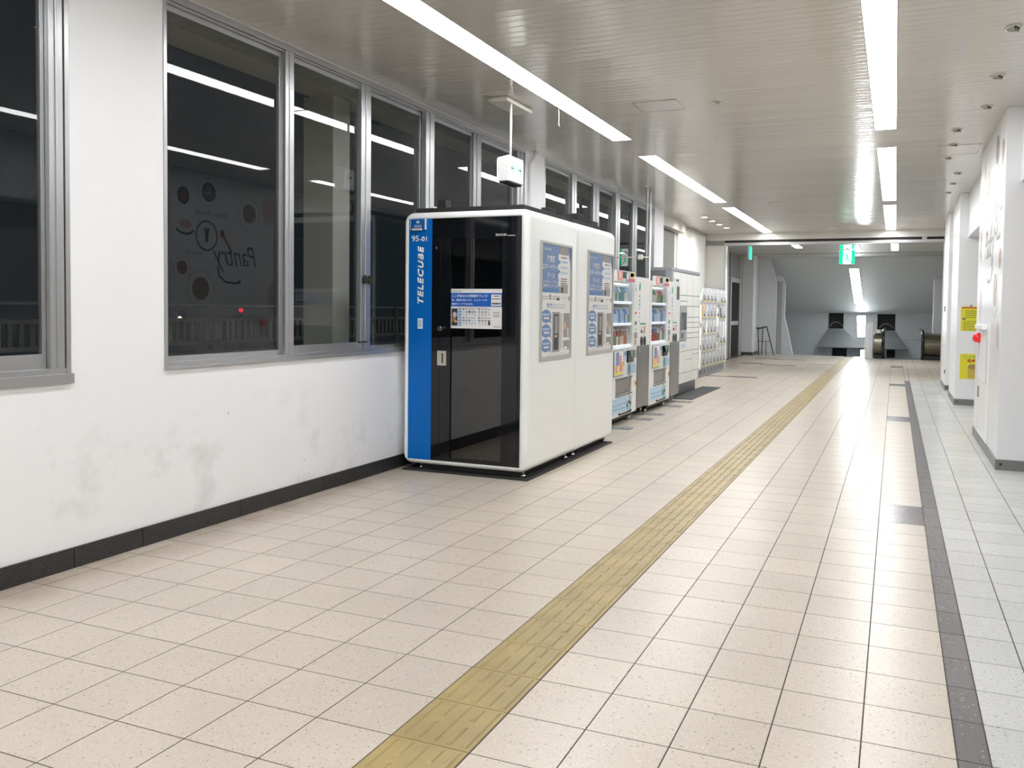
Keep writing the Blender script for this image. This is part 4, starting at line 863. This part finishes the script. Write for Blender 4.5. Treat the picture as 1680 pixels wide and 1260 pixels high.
# grey door with a panel above in the left hall wall
FD = Face((-3.1, 0, 0), Y, Z)
d = struct(MB().rect(FD, 24.05, 25.5, .02, 2.30, .001, .02).build('door_3', mat('hall_door_dark', (.014, .013, .012), .8, spec=.15)))
m = MB(); m.rect(FD, 23.9, 24.05, .001, 2.44, .001, .06); m.rect(FD, 25.5, 25.75, .001, 2.44, .001, .06); m.rect(FD, 24.05, 25.5, 2.31, 2.44, .001, .06); m.rect(FD, 24.05, 25.5, 1.0, 1.12, .021, .035)
struct(m.build('trim_4', alud))
struct(MB().rect(FD, 23.9, 25.75, 2.45, 3.2, .001, .03).build('trim_5', mat('hall_upper_panel', (.11, .107, .10), .4)))
# curved white wing wall and its grey edge beside the escalators
Fw = Face((0, 27.63, 0), X, Z)
m = MB(); m.prism(Fw, [(-2.76, -3), (-2.18, -3), (-2.18, 2.35), (-2.25, 2.75), (-2.36, 3.1), (-2.42, HH), (-2.76, HH)], -.12, 0, 0)
struct(m.build('wall_wing', hallw))
Fw2 = Face((0, 28.0, 0), X, Z)
ft = [(-2.3, -3), (-1.15, -3), (-1.66, .02), (-1.80, .7), (-1.945, 1.25), (-1.93, 2.3), (-1.955, 2.45), (-2.0, 2.56), (-2.09, 2.64), (-2.3, 2.66)]
m = MB(); m.prism(Fw2, ft, -.15, 0, 0); m.prism(Fw2, [(-2.29, -3), (-2.03, -3), (-2.03, 2.45), (-2.29, 2.45)], 0, .01, 1)
struct(m.build('trim_6', [hallw, mat('hall_grey_edge', (.42, .44, .44), .45)], bevel=.01))
# sloping soffit over the escalators and the wall it meets below
FX = Face((0, 0, 0), Y, Z)
YL = 30.6
so = MB(); so.prism(Face((0, 0, 0), -Y, Z), [(-YE - .3, HH - .03), (-YE - .3, HH + .1), (-YL - .1, 1.55), (-YL, 1.415)], -3.0, 3.3, 0)
struct(so.build('ceiling_slope', mat('slope_grey_panel', (.74, .77, .77), .4)))
FBk = Face((0, YL, 0), X, Z)
op = [(-.70, -.21, .84, 1.40), (.93, 1.50, .80, 1.385), (-.56, -.07, -.45, .17), (1.25, 1.52, -.45, .15)]
bw = MB(); bw.holes(FBk, -3.3, 3.0, -4, 1.42, op, -.06, 0, 0)
struct(bw.build('wall_escalator_end', hallm))
for i, (a, b, c, e) in enumerate(op):
    w = bpy.data.objects.new(f'window_{4 + i}', None); COL.objects.link(w); w.location = (a, YL, c); ORG[w.name] = Vector(w.location); w['kind'] = 'structure'
    MB().rect(FBk, a, b, c, e, -.30, -.28).build('pane', mat('dark_window_pane', (.008, .01, .01), .6), w)
    m = MB(); m.rect(FBk, a - .03, a, c, e, -.28, .004); m.rect(FBk, b, b + .01, c, e, -.28, .0); m.build('window_frame', alud, w)
    if i < 2: m = MB(); cx = (a + b) / 2; m.stroke(FBk, [(cx + .27 * math.cos(R(20 + 14 * k)) * .85, c + .0 + .24 * math.sin(R(20 + 14 * k))) for k in range(11)], .035, -.27, -.25); m.build('arc_reflection', greyc, w)  # arc reflected in the dark pane, drawn as a grey strip
for (a, b, c, e, zt, zb, x0, x1) in ((-.70, -.21, 0, 0, .83, .20, -1.05, .50), (.93, 1.50, 0, 0, .79, .19, .35, 1.93)):
    m = MB(); m.hexa([(x0, YL - .55, zb - .03), (x1, YL - .55, zb - .03), (x1, YL - .002, zb - .03), (x0, YL - .002, zb - .03), (x0, YL - .55, zb), (x1, YL - .55, zb), (b + .02, YL - .002, zt), (a - .02, YL - .002, zt)], 0)
    struct(m.build('trim_7', mat('hood_grey_panel', (.15, .16, .165), .5)))
struct(MB().box(-3.3, 3.2, YE + .01, YL + .5, -4.1, -4).build('floor_lower', hallm))
struct(MB().box(-3.3, 4.6, YE, YE + .01, -4, -.001).build('wall_floor_edge', hallm))
# lamps of the hall
def lampbox(name, label, a, b, w, nrm, group):
    a, b = Vector(a), Vector(b); t_ = (b - a).normalized(); nv = Vector(nrm).normalized(); s = t_.cross(nv)
    t = thing(name, label, 'ceiling light', tuple((a + b) / 2), group)
    def bx(w_, d0, d1, e):
        p = []
        for d_ in (d0, d1):
            for (q_, sg) in ((a + t_ * e, -1), (a + t_ * e, 1), (b - t_ * e, 1), (b - t_ * e, -1)): p.append(q_ + s * sg * w_ / 2 + nv * d_)
        return MB().hexa(p)
    bx(w, .001, .03, 0).build('housing', cream, t); bx(w * .94, .0305, .034, .01).build('diffuser', lamph, t)
sl = Vector((0, YL - YE - .3, 1.415 - (HH - .03))).normalized(); sn = Vector((0, sl.z, -sl.y))
def SLP(x, k): return Vector((x, YE + .3, HH - .03)) + sl * k
Ls = (Vector((0, YL, 1.415)) - Vector((0, YE + .3, HH - .03))).length
lampbox('hall_light', 'long white lamp on the sloping grey soffit above the escalator', SLP(.20, Ls * .18), SLP(.32, Ls * .80), .30, sn, 'escalator lamps')
lampbox('hall_light', 'white lamp low on the grey end wall, below the crease line', (.39, YL - .001, 1.32), (.43, YL - .001, .56), .29, (0, -1, 0), 'escalator lamps')
lampbox('hall_light', 'lowest white lamp on the end wall, just above the floor edge', (.55, YL - .56, .13), (.55, YL - .56, -.5), .27, (0, -1, 0), 'escalator lamps')
lampbox('hall_light', 'small ceiling lamp left of the green exit sign, past the shutter beam', (-1.05, 21.6, HH), (-1.05, 23.3, HH), .19, (0, 0, -1), 'hall ceiling lamps')
lampbox('hall_light', 'small ceiling lamp right of the green exit sign, past the shutter beam', (1.44, 22.3, HH), (1.44, 24.8, HH), .19, (0, 0, -1), 'hall ceiling lamps')
lampbox('hall_light', 'ceiling lamp partly behind the green exit sign', (.45, 22.6, HH), (.45, 25.2, HH), .19, (0, 0, -1), 'hall ceiling lamps')
# exit signs
t = thing('smoke_detector', 'small round white ceiling detector in front of the shutter beam, centre of the corridor', 'detector', (.2, 18.0, H)); FCs = Face((.2, 18.0, H), X, -Y)
MB().disc(FCs, 0, 0, .055, .055, .0005, .018).build('base', wht, t, bevel=.004); MB().disc(FCs, 0, 0, .032, .032, .0185, .045).build('sensor', greyl, t, bevel=.004)
t = thing('exit_sign', 'lit green and white emergency exit sign hanging past the shutter beam', 'exit sign', (.34, 21.0, 2.64))
FE = Face((0, 20.97, 0), X, Z)
MB().rect(FE, .155, .525, 2.64, 2.995, -.06, 0).build('sign_box', wht, t, bevel=.004)
m = MB(); m.rect(FE, .157, .245, 2.645, 2.99, .0005, .004, 0); m.rect(FE, .445, .523, 2.645, 2.99, .0005, .004, 0); m.rect(FE, .245, .445, 2.645, 2.99, .0005, .004, 1)
m.rect(FE, .43, .447, 2.66, 2.72, .0042, .006, 0)
m.disc(FE, .325, 2.90, .018, .02, .0045, .006, 0, n=14); m.stroke(FE, [(.335, 2.88), (.345, 2.81), (.325, 2.75), (.30, 2.74)], .026, .0045, .006, 0); m.stroke(FE, [(.345, 2.81), (.375, 2.77), (.39, 2.71)], .024, .0045, .006, 0); m.stroke(FE, [(.31, 2.84), (.34, 2.87), (.375, 2.83)], .016, .0045, .006, 0)
m.build('sign_face', [exitg, exitw], t)
m = MB(); m.rect(FE, .165, .515, 3.02, 3.125, -.06, 0, 0); m.rect(FE, .167, .25, 3.022, 3.123, .0005, .003, 1); m.rect(FE, .45, .513, 3.022, 3.123, .0005, .003, 1); m.rect(FE, .25, .45, 3.022, 3.123, .0005, .003, 2); m.rect(FE, .31, .37, 3.03, 3.05, .0035, .005, 3); m.build('upper_sign', [wht, exitg, exitw, ink], t)
m = MB(); m.tube([(.34, 21.0, 2.99), (.34, 21.0, HH - .001)], .012); m.build('hanging_rod', wht, t)
t = thing('exit_sign', 'green exit sign seen edge on in front of the far door', 'exit sign', (-2.235, 22.0, 2.85))
m = MB(); m.box(-2.262, -2.212, 21.9, 22.3, 2.85, 3.22, 0); m.build('sign_box', mat('sign_edge_mint', (.30, .62, .52), .4, emit=.35), t, bevel=.004); MB().box(-2.211, -2.206, 21.92, 22.28, 2.87, 3.2).build('sign_face', exitg, t); MB().tube([(-2.237, 22.1, 3.22), (-2.237, 22.1, HH - .001)], .012).build('hanging_rod', wht, t)
# escalator: newel ends with handrails, chain across, and the white panel beside it
blackr = mat('handrail_rubber', (.012, .012, .013), .25); barrel = mat('escalator_bronze_steel', (.17, .155, .12), .28, metal=.85)
def newel(xa, xb, rail_x, parent):
    F = Face((0, 0, 0), -Y, Z)                       # u = -y, normal +X...
    def D(k): return k
    pr_ = [(-26.55 - .34 + .34 * math.cos(R(a)), .44 + .34 * math.sin(R(a))) for a in range(-90, 91, 15)] + [(-29.5, .78), (-29.5, .10)]
    Fn = Face((0, 0, 0), -Y, Z)
    MB().prism(Fn, pr_, -xb, -xa, 0, smooth=False).build('balustrade', barrel, parent, bevel=.01)
    hp = [Vector((rail_x, 26.55 + .36 - .44 * math.cos(R(a)), .46 + .42 * math.sin(R(a)))) for a in range(-100, 91, 12)] + [Vector((rail_x, 29.3, .88))]
    MB().tube(hp, .045, n=12).build('handrail', blackr, parent)
    MB().box(xa, xb, 26.75, 29.5, .0006, .12).build('skirt', black, parent)
t = thing('escalator', 'dark escalator end with two steel newels and black handrails at the right of the hall', 'escalator', (1.75, 27.0, 0))
newel(.90, 1.14, 1.18, t); newel(2.33, 2.95, 2.29, t)
MB().box(1.24, 2.23, 26.7, 27.58, .0006, .006).build('comb_plate', steel, t)
m = MB(); m.box(.96, 1.10, 26.72, 26.95, .78, .90); m.build('indicator', cream, t, bevel=.02)
tag(MB().tube([(1.235, 26.95, .62)] + [(1.235 + .995 * k / 10, 26.95, .62 - .035 * math.sin(math.pi * k / 10)) for k in range(1, 10)] + [(2.232, 26.95, .64)], .008).build('barrier_chain', greyc), 'thin chain hanging across the escalator entrance', 'chain')
pn = MB(); pn.box(.645, .80, 26.45, 26.56, .0005, 1.10); pn.box(.80, .87, 26.50, 26.56, .0005, 1.13)
tag(pn.build('side_panel', hallw, bevel=.004), 'tall white panel standing left of the escalator newel', 'panel')
struct(MB().box(2.6, 2.99, 28.2, 28.4, -3, 2.55).build('trim_8', hallw, bevel=.05))
# black barrier stand by the left wall
t = thing('barrier_stand', 'thin black A shaped barrier stand by the white wall of the hall', 'stand', (-2.4, 26.9, 0))
xs = ((-2.60, 26.75), (-2.42, 26.75))
m = MB(); m.tube([(-2.62, 26.7, .90), (-2.58, 26.7, .0005)], .014); m.build('leg', black, t); m = MB(); m.tube([(-2.50, 26.9, .90), (-2.52, 26.9, .0005)], .014); m.build('leg', black, t)
m = MB(); m.tube([(-2.36, 26.8, .93), (-2.12, 26.8, .0005)], .016); m.build('leg', black, t); m = MB(); m.tube([(-2.36, 26.7, .46), (-2.365, 26.8, .0005)], .010); m.build('leg', black, t)
m = MB(); m.tube([(-2.68, 26.7, .88), (-2.55, 26.7, .88), (-2.36, 26.8, .93)], .022); m.tube([(-2.66, 26.82, .84), (-2.5, 26.9, .90), (-2.36, 26.8, .93)], .014); m.build('top_bar', black, t)
m = MB(); m.tube([(-2.60, 26.7, .45), (-2.25, 26.8, .45)], .010); m.build('cross_bar', black, t)

# ------------------------------------------------------------------ outside the windows at night
og = MB(); og.box(-5.9, -2.75, YF0, 20, -.6, -.5); struct(og.build('ground_outside', mat('roof_felt', (.10, .10, .10), .8)))
ev = MB(); ev.box(-3.43, -2.725, YF0, 20, 3.31, 3.42); struct(ev.build('ceiling_outside', mat('eave_paint', (.62, .60, .56), .6)))
struct(MB().box(-3.50, -3.18, 4.11, 4.37, -.5, 3.308).build('pillar_outside', MATS['eave_paint']))
t = thing('railing', 'pale picket railing seen faintly through the left window glass', 'railing', (-5.5, 4.5, -.5))
rm = mat('railing_paint', (.17, .175, .17), .5)
y = -2.0
fr = MB(); fr.box(-5.52, -5.46, -3, 13, 1.235, 1.275); fr.box(-5.52, -5.46, -3, 13, .99, 1.03); fr.box(-5.52, -5.46, -3, 13, 1.40, 1.425); fr.box(-5.55, -5.45, -3, 13, -.5, .90)
fr.build('rail_frame', rm, t)
ba = MB(); y = -2.9
while y < 12.9: ba.box(-5.505, -5.475, y, y + .045, 1.03, 1.235); y += .105
o = ba.build('baluster', rm, t); o['kind'] = 'stuff'
po = MB(); y = -2.5
while y < 13: po.box(-5.52, -5.46, y, y + .06, .9, 1.42); y += 1.9
po.build('post', rm, t)
def ball(name, loc, r, m_, label, cat):
    b = MB(); bmesh.ops.create_uvsphere(b.bm, u_segments=14, v_segments=8, radius=r, matrix=Matrix.Translation(loc)); tag(b.build(name, m_), label, cat)
t = thing('signal_lamp', 'small red lamp outside behind the first full window', 'lamp', (-6.0, 6.14, -.5))
MB().tube([(-6.0, 6.14, -.5), (-6.0, 6.14, 1.31)], .02).build('post', blackm, t); b = MB(); bmesh.ops.create_uvsphere(b.bm, u_segments=14, v_segments=8, radius=.028, matrix=Matrix.Translation((-6.0, 6.14, 1.357))); b.build('lamp', redl, t)
t = thing('yard_lamp', 'small yellow green lamp outside behind the lower left of the window', 'lamp', (-6.0, 5.13, -.5))
MB().tube([(-6.0, 5.13, -.5), (-6.0, 5.13, 1.23)], .015).build('post', blackm, t); b = MB(); bmesh.ops.create_uvsphere(b.bm, u_segments=14, v_segments=8, radius=.022, matrix=Matrix.Translation((-6.0, 5.135, 1.263))); b.build('lamp', yell, t)

# ------------------------------------------------------------------ world and camera
w = bpy.data.worlds.new('night'); SC.world = w; w.use_nodes = True
w.node_tree.nodes['Background'].inputs[0].default_value = (.010, .013, .016, 1); w.node_tree.nodes['Background'].inputs[1].default_value = 1.0
cam = bpy.data.cameras.new('camera'); co = bpy.data.objects.new('camera', cam); COL.objects.link(co); SC.camera = co
FPX, PCX, PCY, YAW, PIT, ROL = 1424.608, 862.342, 561.654, -.401818, -.0382179, .0116195
cam.sensor_width = 36; cam.lens = FPX / 1680 * 36; cam.shift_x = (840 - PCX) / 1680; cam.shift_y = (PCY - 630) / 1680
fw = Vector((math.sin(YAW) * math.cos(PIT), math.cos(YAW) * math.cos(PIT), math.sin(PIT))); rt = Vector((math.cos(YAW), -math.sin(YAW), 0)); up = rt.cross(fw)
rt, up = rt * math.cos(ROL) + up * math.sin(ROL), up * math.cos(ROL) - rt * math.sin(ROL)
mw = Matrix((rt, up, -fw)).transposed().to_4x4(); mw.translation = Vector((1.49662, -2.42761, 1.41205)); co.matrix_world = mw
cam.clip_start = .05; cam.clip_end = 200
SC.view_settings.view_transform = 'Standard'; SC.view_settings.look = 'None'; SC.view_settings.gamma = 1; SC.view_settings.use_curve_mapping = False
SC.view_settings.exposure = .11
SC.cycles.max_bounces = 10; SC.cycles.diffuse_bounces = 6; SC.cycles.glossy_bounces = 5; SC.cycles.transparent_max_bounces = 16
SC.cycles.use_denoising = True; SC.cycles.caustics_reflective = False; SC.cycles.sample_clamp_indirect = 6
